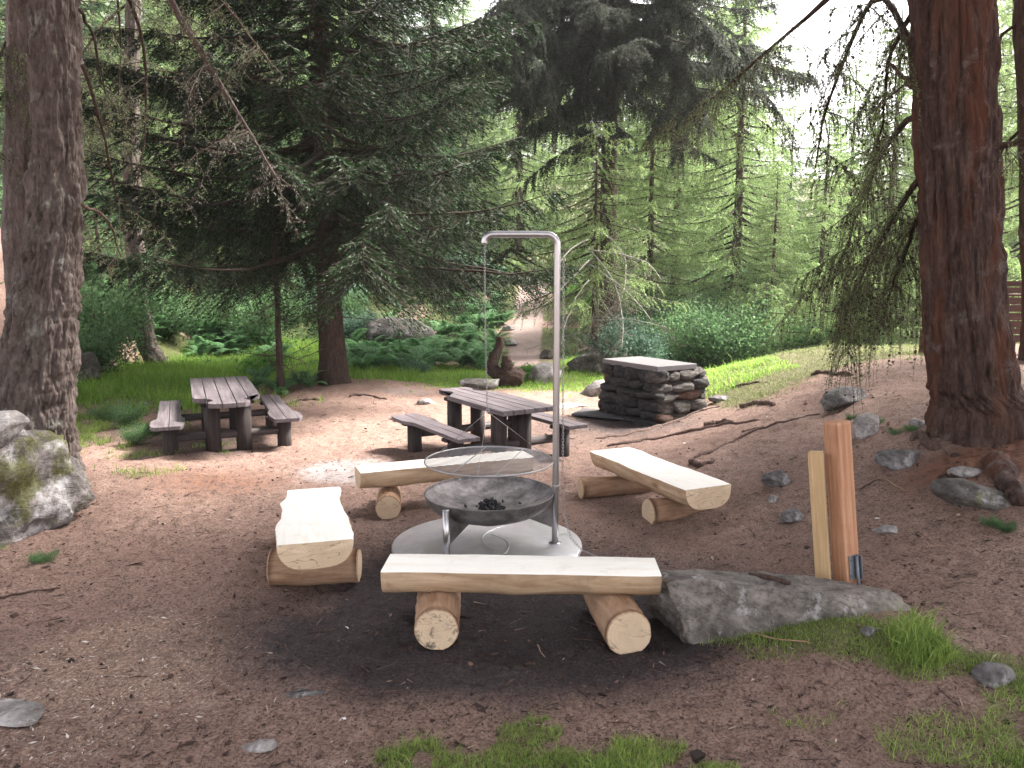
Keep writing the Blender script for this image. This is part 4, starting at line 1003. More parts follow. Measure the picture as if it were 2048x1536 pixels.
# trunks partly seen at both edges
def edge_trunk(label, pts, mat, sides=60, rows=140, amp=.18, fr=6):
    V, Q = trunk(pts, sides, rows, amp, fr, .3, .3, 5, 4.1, .25); rt = empty('larch_tree', (0, 0, 0), 0, label, 'tree'); link('trunk', Buf().add(V, Q).me('trunk', mat), rt); return rt
g = Hs(at(45, 500, 13.5)[0], 13.5)
eL = edge_trunk('reddish straight trunk just behind the big left trunk', [(*at(48, 560, 13.5)[:2], g - .3, .36), (*at(45, 480, 13.5), .31), (*at(44, 250, 13.5), .27), (*at(46, 0, 13.5), .25), (*at(48, -300, 13.5), .2)], M['bark_left'])
limb(eL, [(40, 160, 13.5), (0, 200, 13.3), (-40, 260, 13)], .03, .008, 61, 'larch', 1.2, .9, .5)
limb(eL, [(40, 40, 13.5), (0, 120, 13.3), (-30, 330, 13)], .03, .008, 62, 'larch', 1.2, .9, .5)
g = Hs(at(2060, 500, 12)[0], 12)
eR = edge_trunk('reddish trunk cut by the right edge behind the huge right trunk', [(*at(2098, 720, 12)[:2], g - .3, .38), (*at(2090, 600, 12), .31), (*at(2082, 350, 12), .30), (*at(2068, 0, 12), .27), (*at(2056, -300, 12), .22)], M['bark_right'])
limb(eR, [(2040, 40, 12), (1990, 80, 12.2), (1960, 170, 12.5), (1975, 330, 12.5)], .03, .006, 63, 'larch', 1.3, .9, .5)
limb(eR, [(2050, 250, 12), (2000, 300, 12.4), (1975, 430, 12.6), (1990, 560, 12.6)], .03, .006, 64, 'larch', 1.3, .9, .5)

# added to shade the fire place: crowns on both big larches, unseen larches around
for rt0, (cx, cy), sc0, rz in ((rootR, (3.75, 7.3), 1.25, 0.4), (rootL, (-4.85, 8.5), 1.15, 2.0)):
    for nm in ('crown', 'branches'):
        o = link(nm, dk[nm], rt0); o.location = (cx, cy, .6); o.scale = (sc0,) * 3; o.rotation_euler = (0, 0, rz)
for x_, y_, s0, lab in ((9.6, 5.2, 1.25, 'larch added for shade right of the clearing, outside the view'), (8.8, -1.0, 1.2, 'larch added for shade right behind the camera, outside the view'), (13.5, 10.5, 1.3, 'larch added for shade on the far right of the mound, outside the view'), (-8.5, 2.0, 1.2, 'larch added for shade left of the clearing, outside the view'), (-2.5, -6.0, 1.2, 'larch added for shade behind the camera, outside the view'), (15.5, 3.5, 1.3, 'second larch added for shade right of the clearing, outside the view')):
    put_tree('larch_tree', dk, x_, y_, x_, s0, lab)

# ---- the wood behind, tree by tree
named = [  # kind, px of the foot, distance, scale, turn, label
    ('lb', 1468, 27.0, .95, .3, 'tall pale green larch with straight trunk standing right of the path, behind the barbecue'),
    ('lc', 1640, 24.0, .66, 1.7, 'feathery light green larch behind the crest of the bare mound'),
    ('lb', 1770, 27.5, .78, 2.9, 'light green larch close to the left side of the huge right trunk'),
    ('lb', 1350, 33.0, 1.0, 4.0, 'larch half hidden between the slender young larch and the tall pale larch'),
    ('sb', 1570, 38.0, .62, 1.0, 'dark green spruce showing between the light larches on the right'),
    ('lb', 1900, 30.0, 1.1, 5.0, 'larch mostly hidden behind the huge right trunk'),
    ('lc', 2040, 21.0, 1.0, .5, 'larch with low foliage seen at the right edge beyond the slatted bench'),
    ('sb', 800, 33.0, 1.1, 2.0, 'tall spruce on the slope behind the mossy boulder'),
    ('lb', 930, 44.0, 1.1, 2.2, 'larch on the slope left of the footpath'),
    ('sb', 520, 28.0, 1.1, .6, 'spruce in the shade behind the thin dead stem'),
    ('sb', 150, 25.0, 1.0, 1.6, 'green spruce showing between the two left trunks'),
    ('lb', 395, 27.0, 1.0, 3.4, 'larch deep in the shade behind the left picnic table'),
    ('sb', -60, 22.0, 1.0, 2.6, 'spruce on the red bank beyond the left edge'),
    ('lc', 225, 31.0, 1.2, 5.6, 'light green larch seen right of the big left trunk'),
    ('lb', 640, 40.0, 1.1, 1.1, 'larch on the upper slope hidden behind the big spruce'),
    ('lc', 1030, 55.0, 1.5, 1.9, 'larch beside the top of the footpath'),
    ('sb', 1230, 60.0, 1.1, .2, 'spruce above the pale clearing at the end of the path'),
    ('lc', 1420, 40.0, 1.1, .2, 'larch standing on the valley side right of the pale clearing'),
    ('lc', 1690, 34.0, .85, 3.2, 'larch in the second row above the mound'),
    ('sc', 205, 21.0, .85, 1.0, 'small bushy green spruce right of the big left trunk'),
    ('sc', 1395, 23.0, .55, 2.0, 'small low spruce in the thicket behind the barbecue'),
    ('sb', 875, 41.0, 1.3, 3.0, 'tall spruce high on the slope well left of the footpath'),
    ('lb', 880, 50.0, 1.4, 4.0, 'tall larch high on the slope between the big spruce and the path'),
    ('lc', 1545, 22.5, .52, 2.0, 'small light larch behind the left part of the mound crest'),
    ('lc', 1300, 27.0, .85, 2.6, 'feathery light larch just right of the thick dark trunk'),
    ('sc', 140, 17.5, .5, 4.0, 'low spruce at the edge of the bright grass, nearest the left trunk'),
]
prot = {'lb': lb, 'lc': lc, 'sb': sb, 'sc': sc_}
placed = []
for k, px, Y, s_, rz, lab in named:
    x = at(px, 600, Y)[0]; placed.append((x, Y)); put_tree('spruce_tree' if k in ('sb', 'sc') else 'larch_tree', prot[k], x, Y, rz, s_, lab)
rt = np.random.default_rng(77); cnt = 0; tries = 0
while cnt < 120 and tries < 6000:
    tries += 1; Y = 34 + 105 * rt.random() ** 1.25; x = rt.uniform(-.85, .85) * Y
    if abs(x - path_x(Y)) < 1.8 and Y < 80: continue
    if gs(np.array(x), np.array(Y), 9.0, 56, 4, 9) > .4: continue
    gap = 1060 + 400 < 1024 + F * x / Y < 1780
    if gap and Y > 60: continue
    if any((x - a_) ** 2 + (Y - b_) ** 2 < (3.0 + .02 * Y) ** 2 for a_, b_ in placed): continue
    placed.append((x, Y)); cnt += 1
    k = ['lb', 'sb', 'lc', 'lb', 'sb'][rt.integers(5)] if x < 4 else ['lb', 'lc', 'lc', 'sb', 'lb'][rt.integers(5)]
    sp_ = k == 'sb'
    put_tree('spruce_tree' if sp_ else 'larch_tree', prot[k], x, Y, rt.uniform(0, 6.28), rt.uniform(.5, .62) * (1 + .25 * (Y > 42)) if gap else rt.uniform(.9, 1.35),
             'far dark spruce on the wooded slope beyond the clearing' if sp_ else 'far light green larch on the wooded slope beyond the clearing',
             'far spruces on the slope' if sp_ else 'far larches on the slope')

# ================================================================== ROCKS
def rock(px, py, size, seed, mat, label, name='rock', rz=0, sink=.35, amp=.10, sub=4, strata=.02, xyz=None, group=None, cuts=9, tilt=(0, 0)):
    x, y, z = hit(px, py) if xyz is None else xyz
    o = link(name, rock_me(name, size, seed, M[mat], amp, sub, cuts, strata))
    o.location = (x, y, z + size[2] * (1 - 2 * sink)); o.rotation_euler = (tilt[0], tilt[1], rz)
    return tag(o, label, 'rock', group)
rockF = rock(0, 0, (.93, .43, .50), 101, 'rock_front', 'broad low grey rock in the right foreground with grass growing over its front', xyz=(1.76, 4.80, -.05), sink=.42, rz=-.10, sub=5, amp=.13, strata=.02, cuts=5, tilt=(0, .14))
rock(0, 0, (.84, .72, .82), 103, 'rock_lichen', 'big jagged boulder at the left edge covered with white lichen and moss', 'boulder', xyz=(-4.92, 6.85, -.1), sink=.28, sub=5, amp=.27, strata=.015, cuts=12, rz=.4)
rock(0, 0, (.30, .26, .19), 104, 'rock_pale', 'smooth pale rock lying on top of the mossy boulder at the left edge', xyz=(-4.58, 6.75, 1.04), sink=.5, sub=4, rz=.2)
rock(1692, 806, (.40, .17, .16), 106, 'rock', 'long dark grey rock lying on the mound left of the huge trunk', rz=.35, sink=.30, tilt=(0, -.18))
rock(1735, 868, (.15, .13, .18), 107, 'rock_pale', 'upright pale grey stone on the mound slope near the huge trunk', rz=.3, sink=.35)
rock(1552, 968, (.155, .12, .12), 108, 'rock', 'angular dark stone on the slope right of the right log bench', rz=.2, sink=.32)
rock(1583, 1040, (.11, .09, .085), 109, 'rock', 'rounded grey stone below the angular dark stone on the slope', rz=.1, sink=.35)
rock(1546, 1003, (.05, .045, .05), 110, 'rock_pale', 'small pale reddish stone between the two grey stones on the slope', sink=.3)
rock(1800, 928, (.24, .13, .11), 111, 'rock', 'dark flat stone under the left root of the huge right trunk', rz=-.15, sink=.35)
rock(1945, 1003, (.33, .15, .13), 112, 'rock_moss', 'long mossy stone slanting below the huge right trunk', rz=-.38, sink=.35, tilt=(0, .15))
rock(1930, 948, (.14, .09, .06), 113, 'rock_pale', 'thin flat stone tucked into the roots of the huge right trunk', rz=-.4, sink=.4)
rock(1772, 1062, (.13, .09, .04), 114, 'rock_pale', 'flat pale stone sunk in the ground right of the timber posts', sink=.6)
rock(1985, 1360, (.12, .085, .075), 115, 'rock', 'grey stone near the right bottom corner', rz=.2, sink=.4)
rock(1738, 1268, (.05, .04, .035), 116, 'rock', 'little grey stone in the grass on the front rock', sink=.35)
rock(25, 1425, (.24, .12, .018), 117, 'rock_pale', 'flat bedrock showing in the ground at the left bottom corner', rz=-.3, sink=.62)
rock(520, 1490, (.09, .06, .02), 118, 'rock_pale', 'tiny pale stone flush with the ground at the bottom', sink=.55)
rock(610, 1385, (.13, .07, .012), 119, 'rock', 'dull flat stone flush with the ground below the left log bench', sink=.65)
rock(1092, 765, (.45, .34, .34), 120, 'rock_pale', 'pale boulder by the foot of the footpath, right of the forked stump', 'boulder', sink=.35, rz=.4)
rock(1095, 715, (.32, .28, .24), 121, 'rock_moss', 'brownish rock above the pale boulder by the footpath', sink=.35)
rock(785, 690, (1.35, .8, .62), 122, 'rock_moss', 'large rounded mossy boulder behind the ferns left of the footpath', 'boulder', sink=.3, sub=4)
rock(1215, 735, (.95, .7, .48), 123, 'rock_moss', 'mossy rock around the foot of the slender young larch', 'boulder', sink=.35)
rock(1200, 790, (.45, .35, .26), 124, 'rock_pale', 'pale rock just left of the barbecue under the young larch', sink=.4)
rock(165, 770, (.34, .28, .52), 125, 'rock_moss', 'tilted dark slab of rock leaning right behind the big left trunk', sink=.3, tilt=(.1, .35))
rock(190, 745, (.34, .25, .24), 126, 'rock_pale', 'pale rock at the edge of the bright grass beside the left trunk', sink=.35)
rock(1130, 812, (.42, .30, .05), 127, 'rock_pale', 'flat pale stone in the grass behind the right picnic table', sink=.6)
rock(850, 808, (.16, .12, .09), 128, 'rock_pale', 'small pale stone on bare earth left of the forked stump', sink=.4)
rock(1018, 660, (.22, .16, .14), 129, 'rock_pale', 'small stone in the moss left of the footpath', sink=.35)
rock(1022, 690, (.24, .18, .14), 130, 'rock_pale', 'second small stone in the moss nearer the foot of the footpath', sink=.35)
rock(1100, 588, (.5, .25, .10), 131, 'rock', 'stone step across the footpath', sink=.4)
rock(1440, 800, (.2, .12, .06), 132, 'rock', 'small stone on the mound just right of the barbecue', sink=.4)
rock(1835, 850, (.1, .08, .06), 133, 'rock_pale', 'small stone beside the left edge of the huge trunk', sink=.4)

# roots crossing the mound
def root_obj(pts, r0, r1, seed, label, sink=.40, mat='root', name='tree_root'):
    P = np.array([hit(*p)[:2] for p in pts]); t_ = np.linspace(0, 1, len(P)); u = np.linspace(0, 1, 34)
    x = np.interp(u, t_, P[:, 0]); y = np.interp(u, t_, P[:, 1]); r = np.random.default_rng(seed)
    x += .03 * fbm(np.stack([u * 7, u * 0 + seed, u * 0], 1), 3); y += .05 * fbm(np.stack([u * 6, u * 0 + seed + 5, u * 0], 1), 3)
    R = np.linspace(r0, r1, 34) * (.72 if r0 < .1 else 1) * (1 + .3 * fbm(np.stack([u * 9, u * 0 + seed, u * 0 + 4], 1), 2)); R[0] *= .4; R[-1] *= .3
    z = H(x, y) + R * (1 - 2 * sink) + .015 * fbm(np.stack([u * 5, u * 0 + seed, u * 0 + 9], 1), 2)
    V, Q, T = tube(np.stack([x, y, z], 1), R, 9, .3, 9, True, seed)
    return tag(Buf().add(V, Q, T).obj(name, M[mat]), label, 'root')
root_obj([(1190, 878), (1260, 868), (1330, 850), (1400, 822), (1440, 812)], .04, .03, 1, 'long root running up from the mat past the foot of the barbecue')
root_obj([(1215, 895), (1300, 880), (1380, 862), (1450, 848), (1520, 842)], .035, .03, 2, 'second long root on the slope behind the right log bench')
root_obj([(1480, 818), (1515, 808), (1550, 812)], .06, .05, 3, 'short dark exposed root in the middle of the mound', .25)
root_obj([(1620, 752), (1655, 746), (1705, 752)], .045, .035, 4, 'dark root on the crest of the mound', .25)
root_obj([(1410, 852), (1440, 846), (1468, 848)], .05, .04, 5, 'short dark root left of the middle of the mound', .25)
root_obj([(1480, 865), (1560, 845), (1640, 828)], .03, .02, 6, 'thin root running towards the long dark rock')
root_obj([(1385, 918), (1420, 905), (1470, 880), (1530, 852)], .04, .02, 7, 'root climbing the slope above the right log bench')
root_obj([(1382, 928), (1400, 935), (1430, 922)], .05, .03, 8, 'knotted root end just above the right log bench', .2)
root_obj([(1460, 778), (1500, 768), (1540, 764)], .03, .02, 9, 'faint root on the grassy side of the mound')
root_obj([(700, 792), (730, 790), (775, 800)], .05, .03, 10, 'root spreading right from the foot of the big spruce')
root_obj([(640, 800), (600, 800), (560, 812)], .045, .03, 11, 'root spreading left from the foot of the big spruce')
root_obj([(1868, 900), (1840, 870), (1820, 880)], .07, .04, 12, 'root at the left foot of the huge right trunk')
root_obj([(1990, 930), (2020, 985), (2048, 1015)], .11, .07, 13, 'thick root running to the right edge below the huge trunk', mat='bark_right')
root_obj([(130, 950), (150, 985), (168, 1018)], .11, .06, 14, 'gnarled root at the right foot of the big left trunk', .2, 'bark_left')
root_obj([(1905, 960), (1888, 965), (1880, 985)], .05, .05, 15, 'dark knob of root between the two stones under the huge trunk', .2, 'bark_dark')

# forked stump
def stump():
    x, y, z = hit(1008, 775); root = empty('forked_stump', (0, 0, 0), 0, 'dead forked stump with two upright prongs behind the right picnic table', 'stump')
    Y = y
    def P(l): return np.array([at(a, b, Y + c) for a, b, c in l])
    for nm, l, r0, r1, sd in (('prong', [(1015, 775, 0), (1000, 752, 0), (984, 738, 0), (986, 715, 0), (999, 698, .05), (1000, 673, .05)], .17, .07, 1), ('prong', [(1022, 775, 0), (1020, 750, -.05), (1014, 730, -.05), (1013, 711, -.05)], .19, .08, 2)):
        p = P(l); t_ = np.linspace(0, 1, len(p)); u = np.linspace(0, 1, 26); q = np.stack([np.interp(u, t_, p[:, k]) for k in range(3)], 1)
        for _ in range(2): q[1:-1] = (q[:-2] + 2 * q[1:-1] + q[2:]) / 4
        V, Q, T = tube(q, np.linspace(r0, r1, 26), 22, .55, 14, True, sd); Buf().add(V, Q, T).obj(nm, M['bark_dark'], root)
    o = link('root_plate', rock_me('root_plate', (.36, .28, .30), 5, M['bark_dark'], .25, 4, 5), root); o.location = at(1020, 762, Y)
stump()
rock(965, 778, (.55, .3, .22), 140, 'rock_moss', 'dark earthy lump left of the foot of the forked stump', sink=.35, rz=.3)

# sticks
def stick(pts, r, label, seed, mat='twig_bark', lift=0.0, name='stick'):
    P = np.array([(*hit(*p)[:2],) for p in pts]); t_ = np.linspace(0, 1, len(P)); u = np.linspace(0, 1, 16)
    x = np.interp(u, t_, P[:, 0]); y = np.interp(u, t_, P[:, 1]); z = H(x, y) + r + .004 + lift
    z = np.maximum(z, np.linspace(z[0], z[-1], 16) - .01)
    V, Q, T = tube(np.stack([x, y, z], 1), np.linspace(r, r * .6, 16), 7, .2, 20, True, seed)
    return tag(Buf().add(V, Q, T).obj(name, M[mat]), label, 'stick')
M['twig_bark'] = M['deadwood']; M['twig_pale'] = M['log_foot']
from mathutils.bvhtree import BVHTree
mwF = Matrix.Translation(rockF.location) @ rockF.rotation_euler.to_matrix().to_4x4()
tree_ = BVHTree.FromPolygons([mwF @ v.co for v in rockF.data.vertices], [tuple(p.vertices) for p in rockF.data.polygons])
def on_rock(px, py):
    d = Vector(ray(px, py)).normalized(); h = tree_.ray_cast(Vector((0, 0, CAM_Z)), d)[0]
    while h is None and py < 1300: py += 6; h = tree_.ray_cast(Vector((0, 0, CAM_Z)), Vector(ray(px, py)).normalized())[0]
    return np.array(h) + (0, -.01, .016)
P = np.array([on_rock(1497, 1150), on_rock(1535, 1158), on_rock(1580, 1170)]); P[1, 2] = max(P[1, 2], (P[0, 2] + P[2, 2]) / 2)
V, Q, T = tube(np.stack([np.interp(np.linspace(0, 2, 12), [0, 1, 2], P[:, k]) for k in range(3)], 1), np.array([.008, .012, .016, .018, .019, .02, .021, .021, .021, .02, .018, .012]), 9, .15, 20)
tag(Buf().add(V, Q, T).obj('stick', M['deadwood']), 'charred thick stick lying on top of the front rock', 'stick')
stick([(0, 1200), (60, 1188), (120, 1180)], .009, 'long dark stick at the left edge below the big boulder', 2)
stick([(615, 1268), (660, 1265)], .006, 'short black stick on the charred ground below the left bench', 3)
stick([(1050, 1335), (1072, 1333)], .011, 'stubby dark stick end on the ground below the front bench', 4)
stick([(1075, 1292), (1080, 1305), (1090, 1318)], .004, 'curved thin pale twig below the front bench', 5, 'twig_pale')
stick([(722, 1336), (738, 1350)], .007, 'small black stick on the edge of the charred patch', 6)
stick([(345, 1010), (380, 1008), (410, 1005)], .004, 'thin pale twig on the ground between left boulder and left bench', 7, 'twig_pale')
stick([(1463, 1270), (1540, 1280), (1622, 1293)], .006, 'pale twig lying in the grass of the front rock', 8, 'twig_pale')
stick([(1140, 1278), (1190, 1284), (1245, 1282)], .004, 'thin green twig by the right foot of the front bench', 9)
stick([(1765, 955), (1790, 975), (1812, 985)], .006, 'thin root-like twig below the dark flat stone', 10, 'twig_pale')
stick([(1720, 982), (1760, 962)], .007, 'dark twig right of the timber posts', 11)
stick([(445, 868), (490, 862)], .007, 'twig on the ground under the left picnic table', 12)
stick([(1210, 1325), (1235, 1320)], .005, 'tiny stick on the ground left of the front rock', 13)
stick([(1090, 870), (1120, 880), (1150, 880)], .01, 'stick beside the post of the right picnic table', 14)
stick([(780, 840), (800, 845), (835, 850)], .012, 'dark stick left of the right picnic table', 15)
stick([(910, 1488), (930, 1500)], .008, 'grey bit of wood in the grass at the bottom', 16)
for px, py, sd_, lab in ((690, 1445, 1, 'crumpled white scrap on the ground at the bottom'), (697, 1262, 2, 'white scrap on the charred ground left of the front bench'), (1368, 888, 3, 'white scrap on the slope above the right log bench'), (1752, 1040, 4, 'small white scrap right of the timber posts')):
    x, y, z = hit(px, py); r = np.random.default_rng(sd_); V = r.normal(size=(9, 3)) * (.018, .018, .006) * (.7 if py > 1000 else .8)
    T = [(0, 1, 2), (2, 3, 4), (4, 5, 0), (5, 6, 7), (7, 8, 1), (1, 3, 6)]
    o = link('paper_scrap', mesh('paper_scrap', V, None, T, M['paper'], False)); o.location = (x, y, z + .012); tag(o, lab, 'scrap')

# slatted bench behind the right trunk
def slat_bench():
    Y = 13.2; c = at(2060, 700, Y); root = empty('slatted_bench', (0, 0, 0), 0, 'reddish brown slatted wooden bench cut by the right edge, behind the huge trunk', 'bench')
    for a, b, x0_, x1_, yo in [(562, 573, 1930, 2130, .10), (574.5, 586, 1930, 2130, .08), (588, 592, 1930, 2130, .06), (595, 608, 1930, 2130, -.05), (610, 623.5, 1930, 2130, -.08), (626, 640, 1930, 2130, -.11), (642, 655, 1930, 2130, -.14), (657, 668, 1843, 2130, -.17), (670, 684, 1843, 2130, -.12)]:
        p0 = at(x0_, b, Y + yo); p1 = at(x1_, a, Y + yo); V, Q = box((p0[0] + p1[0]) / 2, Y + yo, (p0[2] + p1[2]) / 2, p1[0] - p0[0], .05 if b - a > 5 else .3, p1[2] - p0[2])
        link('slat', bevel_me(mesh('slat', V, Q, None, M['redslat'], False), .004), root)
    for px_ in (1850, 1990, 2120):
        p = at(px_, 650, Y); g = Hs(p[0], Y); top = at(px_, 566 if px_ > 1900 else 660, Y)[2]
        V, Q = box(p[0], Y + .02, (g + top) / 2 - .05, .09, .09, top - g + .1); link('leg', mesh('leg', V, Q, None, M['redslat'], False), root)
slat_bench()

# ================================================================== UNDERGROWTH
def fern_frond(L, seed, n=20):
    r = np.random.default_rng(seed); s = np.linspace(0, 1, 10)
    ax = np.stack([L * (s * .85), 0 * s, L * (1.0 * s - .78 * s ** 2.2)], 1)
    b = Buf(); V, Q, T = tube(ax, np.linspace(.006, .002, 10), 3); b.add(V, Q, T, .3)
    t_ = np.linspace(.14, .98, n)
    for sd_ in (-1, 1):
        p = samp(ax, t_); d = norm(samp(ax, t_ + .02) - samp(ax, t_ - .04)); l = L * .25 * np.sin(np.clip(t_ * 1.08, 0, 1) * PI) ** .8 * (1.15 - .5 * t_) + .012
        e = norm(d * .45 + np.array([0, sd_, 0]) + np.array([0, 0, -.30]) + r.normal(size=(n, 3)) * .06)
        # each pinna toothed: small leaflets along it
        for q in range(5):
            f = q / 5; pp = p + e * (l * f)[:, None]; w_ = l * .20 * (1.1 - f) + .004
            for sg in (-1, 1):
                dd = norm(e * .5 + d * sg + r.normal(size=(n, 3)) * .08) * (w_ * 1.5)[:, None]
                b.kites(pp, dd, w_ * .9, np.clip(.35 + .28 * r.normal(size=n) + .4 * t_, 0, 1), np.tile([[0, 0, 1.0]], (n, 1)), rg=r)
        b.kites(p, e * l[:, None], l * .09, .7, np.tile([[0, 0, 1.0]], (n, 1)), rg=r)
    return b.me('frond', M['fern'])
fronds = [fern_frond(.75, 1, 18), fern_frond(.62, 2, 16), fern_frond(.85, 3, 20)]
fr = np.random.default_rng(5)
def fern(x, y, sc, label, group):
    root = empty('fern', (x, y, Hs(x, y) - .02), fr.uniform(0, 6.28), label, 'fern', group); root.scale = (sc,) * 3
    n = fr.integers(8, 12)
    for k in range(n):
        o = link('frond', fronds[fr.integers(3)], root); o.rotation_euler = (fr.uniform(-.12, .12), fr.uniform(-.55, .12), k * 2 * PI / n + fr.uniform(-.3, .3)); q = fr.uniform(.75, 1.15); o.scale = (q, q, q)
def scatter_px(n, x0_, x1_, y0_, y1_, rg):
    for _ in range(n): yield rg.uniform(x0_, x1_), rg.uniform(y0_, y1_)
for px, py in scatter_px(60, 690, 985, 690, 745, fr):
    x, y, z = hit(px, py); fern(x, y, fr.uniform(.85, 1.3), 'green fern in the dense bank behind the big spruce and forked stump', 'ferns in the central bank')
for px, py in scatter_px(9, 1000, 1075, 735, 755, fr):
    x, y, z = hit(px, py)
    if abs(x - path_x(y)) > .3: fern(x, y, fr.uniform(.45, .7), 'fern right behind the forked stump by the foot of the path', 'ferns by the foot of the path')
for px, py in scatter_px(26, 400, 560, 668, 722, fr):
    x, y, z = hit(px, py); fern(x, y, fr.uniform(.9, 1.35), 'fern in the shade beyond the left picnic table', 'ferns beyond the left table')
for px, py in scatter_px(16, 180, 420, 640, 690, fr):
    x, y, z = hit(px, py); y = max(y, 21.0); x = (px - 1024) / F * y; fern(x, y, fr.uniform(.8, 1.2), 'fern at the back edge of the bright grass', 'ferns behind the leaning larch')
for px, py in [(520, 775), (545, 780), (600, 768), (618, 775), (560, 790)]:
    x, y, z = hit(px, py); fern(x, y, fr.uniform(.7, .95), 'fern growing between the left table and the big spruce', 'ferns left of the big spruce')
for px, py in scatter_px(22, 780, 1020, 600, 690, fr):
    x, y, z = hit(px, py); fern(x, y, fr.uniform(.9, 1.3), 'fern scattered on the mossy slope left of the footpath', 'ferns on the mossy slope')

def shrub_mesh(seed, nl, size, leaf, w, h=1.0, mat='shrub', stems=16, up=.3):
    r = np.random.default_rng(seed); Fo, Wo = Buf(), Buf()
    ends = []
    for k in range(stems):
        az = r.uniform(0, 2 * PI); e = np.array([math.cos(az) * r.uniform(.1, .9), math.sin(az) * r.uniform(.1, .9), h * r.uniform(.45, 1.0)]) * size
        s = np.linspace(0, 1, 6); ax = np.stack([e[0] * s ** 1.3, e[1] * s ** 1.3, e[2] * s], 1) + r.normal(size=(6, 3)) * .02 * size; V, Q, T = tube(ax, np.linspace(.012, .003, 6) * size, 4); Wo.add(V, Q, T, .3); ends.append(ax)
    c = nl // stems
    for ax in ends:
        s = r.uniform(.25, 1, c) ** .7; p = samp(ax, s) + r.normal(size=(c, 3)) * (.16 * size, .16 * size, .09 * size)
        p[:, 2] = np.abs(p[:, 2]); d = norm(r.normal(size=(c, 3)) + [0, 0, up]) * leaf * r.uniform(.6, 1.4, (c, 1))
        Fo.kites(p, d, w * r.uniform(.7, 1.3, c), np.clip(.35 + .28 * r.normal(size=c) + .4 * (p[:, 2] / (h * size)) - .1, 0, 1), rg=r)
    return {'stems': Wo.me('stems', M['twig']), 'leaves': Fo.me('leaves', M[mat])}
shA = shrub_mesh(1, 6500, 1.0, .055, .024, 1.1); shB = shrub_mesh(2, 5200, 1.0, .07, .034, .8, 'shrub_blue'); shC = shrub_mesh(3, 2600, .7, .07, .045, 1.1, 'leafy', 12)
shD = shrub_mesh(4, 7500, 1.0, .05, .016, 1.3, 'spruce_bg')
def shrub(px, py, proto, sc, label, group=None, cat='shrub', name='shrub', xy=None):
    x, y = hit(px, py)[:2] if xy is None else xy
    rt_ = empty(name, (x, y, Hs(x, y) - .04), fr.uniform(0, 6.28), label, cat, group); rt_.scale = (sc, sc, sc * fr.uniform(.8, 1.1))
    for k, me in proto.items(): link(k, me, rt_)
shrub(1245, 728, shB, 1.25, 'blue green bush left above the barbecue beside the young larch')
shrub(1270, 735, shB, .9, 'lower blue green bush touching the back of the barbecue')
shrub(520, 760, shC, 1.0, 'bright leafy bush at the edge of the grass left of the thin dead stem')
shrub(545, 742, shC, .8, 'smaller bright leafy bush beside the thin dead stem')
shrub(1055, 760, shC, .5, 'yellow green seedling right of the forked stump')
shrub(715, 680, shB, 1.1, 'pale leaved bush just right of the big spruce trunk')
shrub(700, 655, shA, 1.3, 'leafy bush behind the big spruce trunk')
shrub(830, 748, shB, .5, 'low grey green bush in front of the ferns')
shrub(30, 470, shC, 1.2, 'bright leaved bush at the left edge behind the big trunk', xy=(-8.6, 13.9))
shrub(0, 0, shA, 1.9, 'tall green bush between the two left trunks', xy=(-9.6, 17.6))
shrub(0, 0, shD, 1.6, 'dense green bush left of the leaning trunk', xy=(-10.3, 19.0))
shrub(0, 0, shA, 1.3, 'green bush at the foot of the bank behind the big left trunk', xy=(-8.9, 16.2))
shrub(0, 0, shA, 1.8, 'large bush on the bank beyond the leaning trunk', xy=(-12.2, 21.5))
shrub(85, 1122, shA, .14, 'tiny pale green plant at the foot of the mossy boulder', name='plant', cat='plant')
shrub(250, 855, shA, .38, 'low dark green bilberry patch left of the left table', name='plant', cat='plant')
shrub(215, 845, shA, .32, 'bilberry patch nearest the big left trunk', name='plant', cat='plant')
shrub(270, 890, shA, .30, 'small bilberry patch at the edge of the bare earth', name='plant', cat='plant')
shrub(300, 870, shA, .28, 'small bilberry patch touching the left bench of the left table', name='plant', cat='plant')
for px, py in ((1790, 868), (1825, 862), (1752, 848), (1985, 1052), (2010, 1062), (1700, 838)):
    shrub(px, py, shA, .10, 'small tuft of green leaves on the bare slope by the huge trunk', 'leaf tufts on the slope', 'plant', 'plant')
for px, py in scatter_px(46, 1300, 1700, 690, 722, fr):
    x = at(px, 700, 1)[0]; Y = fr.uniform(19.5, 30); shrub(0, 0, [shA, shA, shD, shA][fr.integers(4)], fr.uniform(1.0, 1.9), 'dark green bush in the thicket behind the barbecue and mound', 'thicket behind the mound', xy=((px - 1024) / F * Y, Y))
for _ in range(70):
    Y = fr.uniform(27, 70); x = fr.uniform(-.75, .75) * Y
    if abs(x - path_x(Y)) < 1.6: continue
    shrub(0, 0, [shA, shD, shB, shC][fr.integers(4)], fr.uniform(.9, 2.2), 'bush in the undergrowth of the far wooded slope', 'undergrowth bushes on the slope', xy=(x, Y))
for px, py in scatter_px(16, 170, 640, 625, 690, fr):
    x, y, z = hit(px, py); y = max(y, 22.0); x = (px - 1024) / F * y; shrub(0, 0, [shA, shD, shA, shA][fr.integers(4)], fr.uniform(.8, 1.6), 'bush in the shade at the back of the left meadow', 'bushes behind the left meadow', xy=(x, y))
ll = make_tree('larch', 3.8, .05, .25, 2.6, 44, 71, 1.1, 6, 'bark_small', M['larch'], .9, (.25, .15), 8, 16, tuft=.045, tw_len=.45)
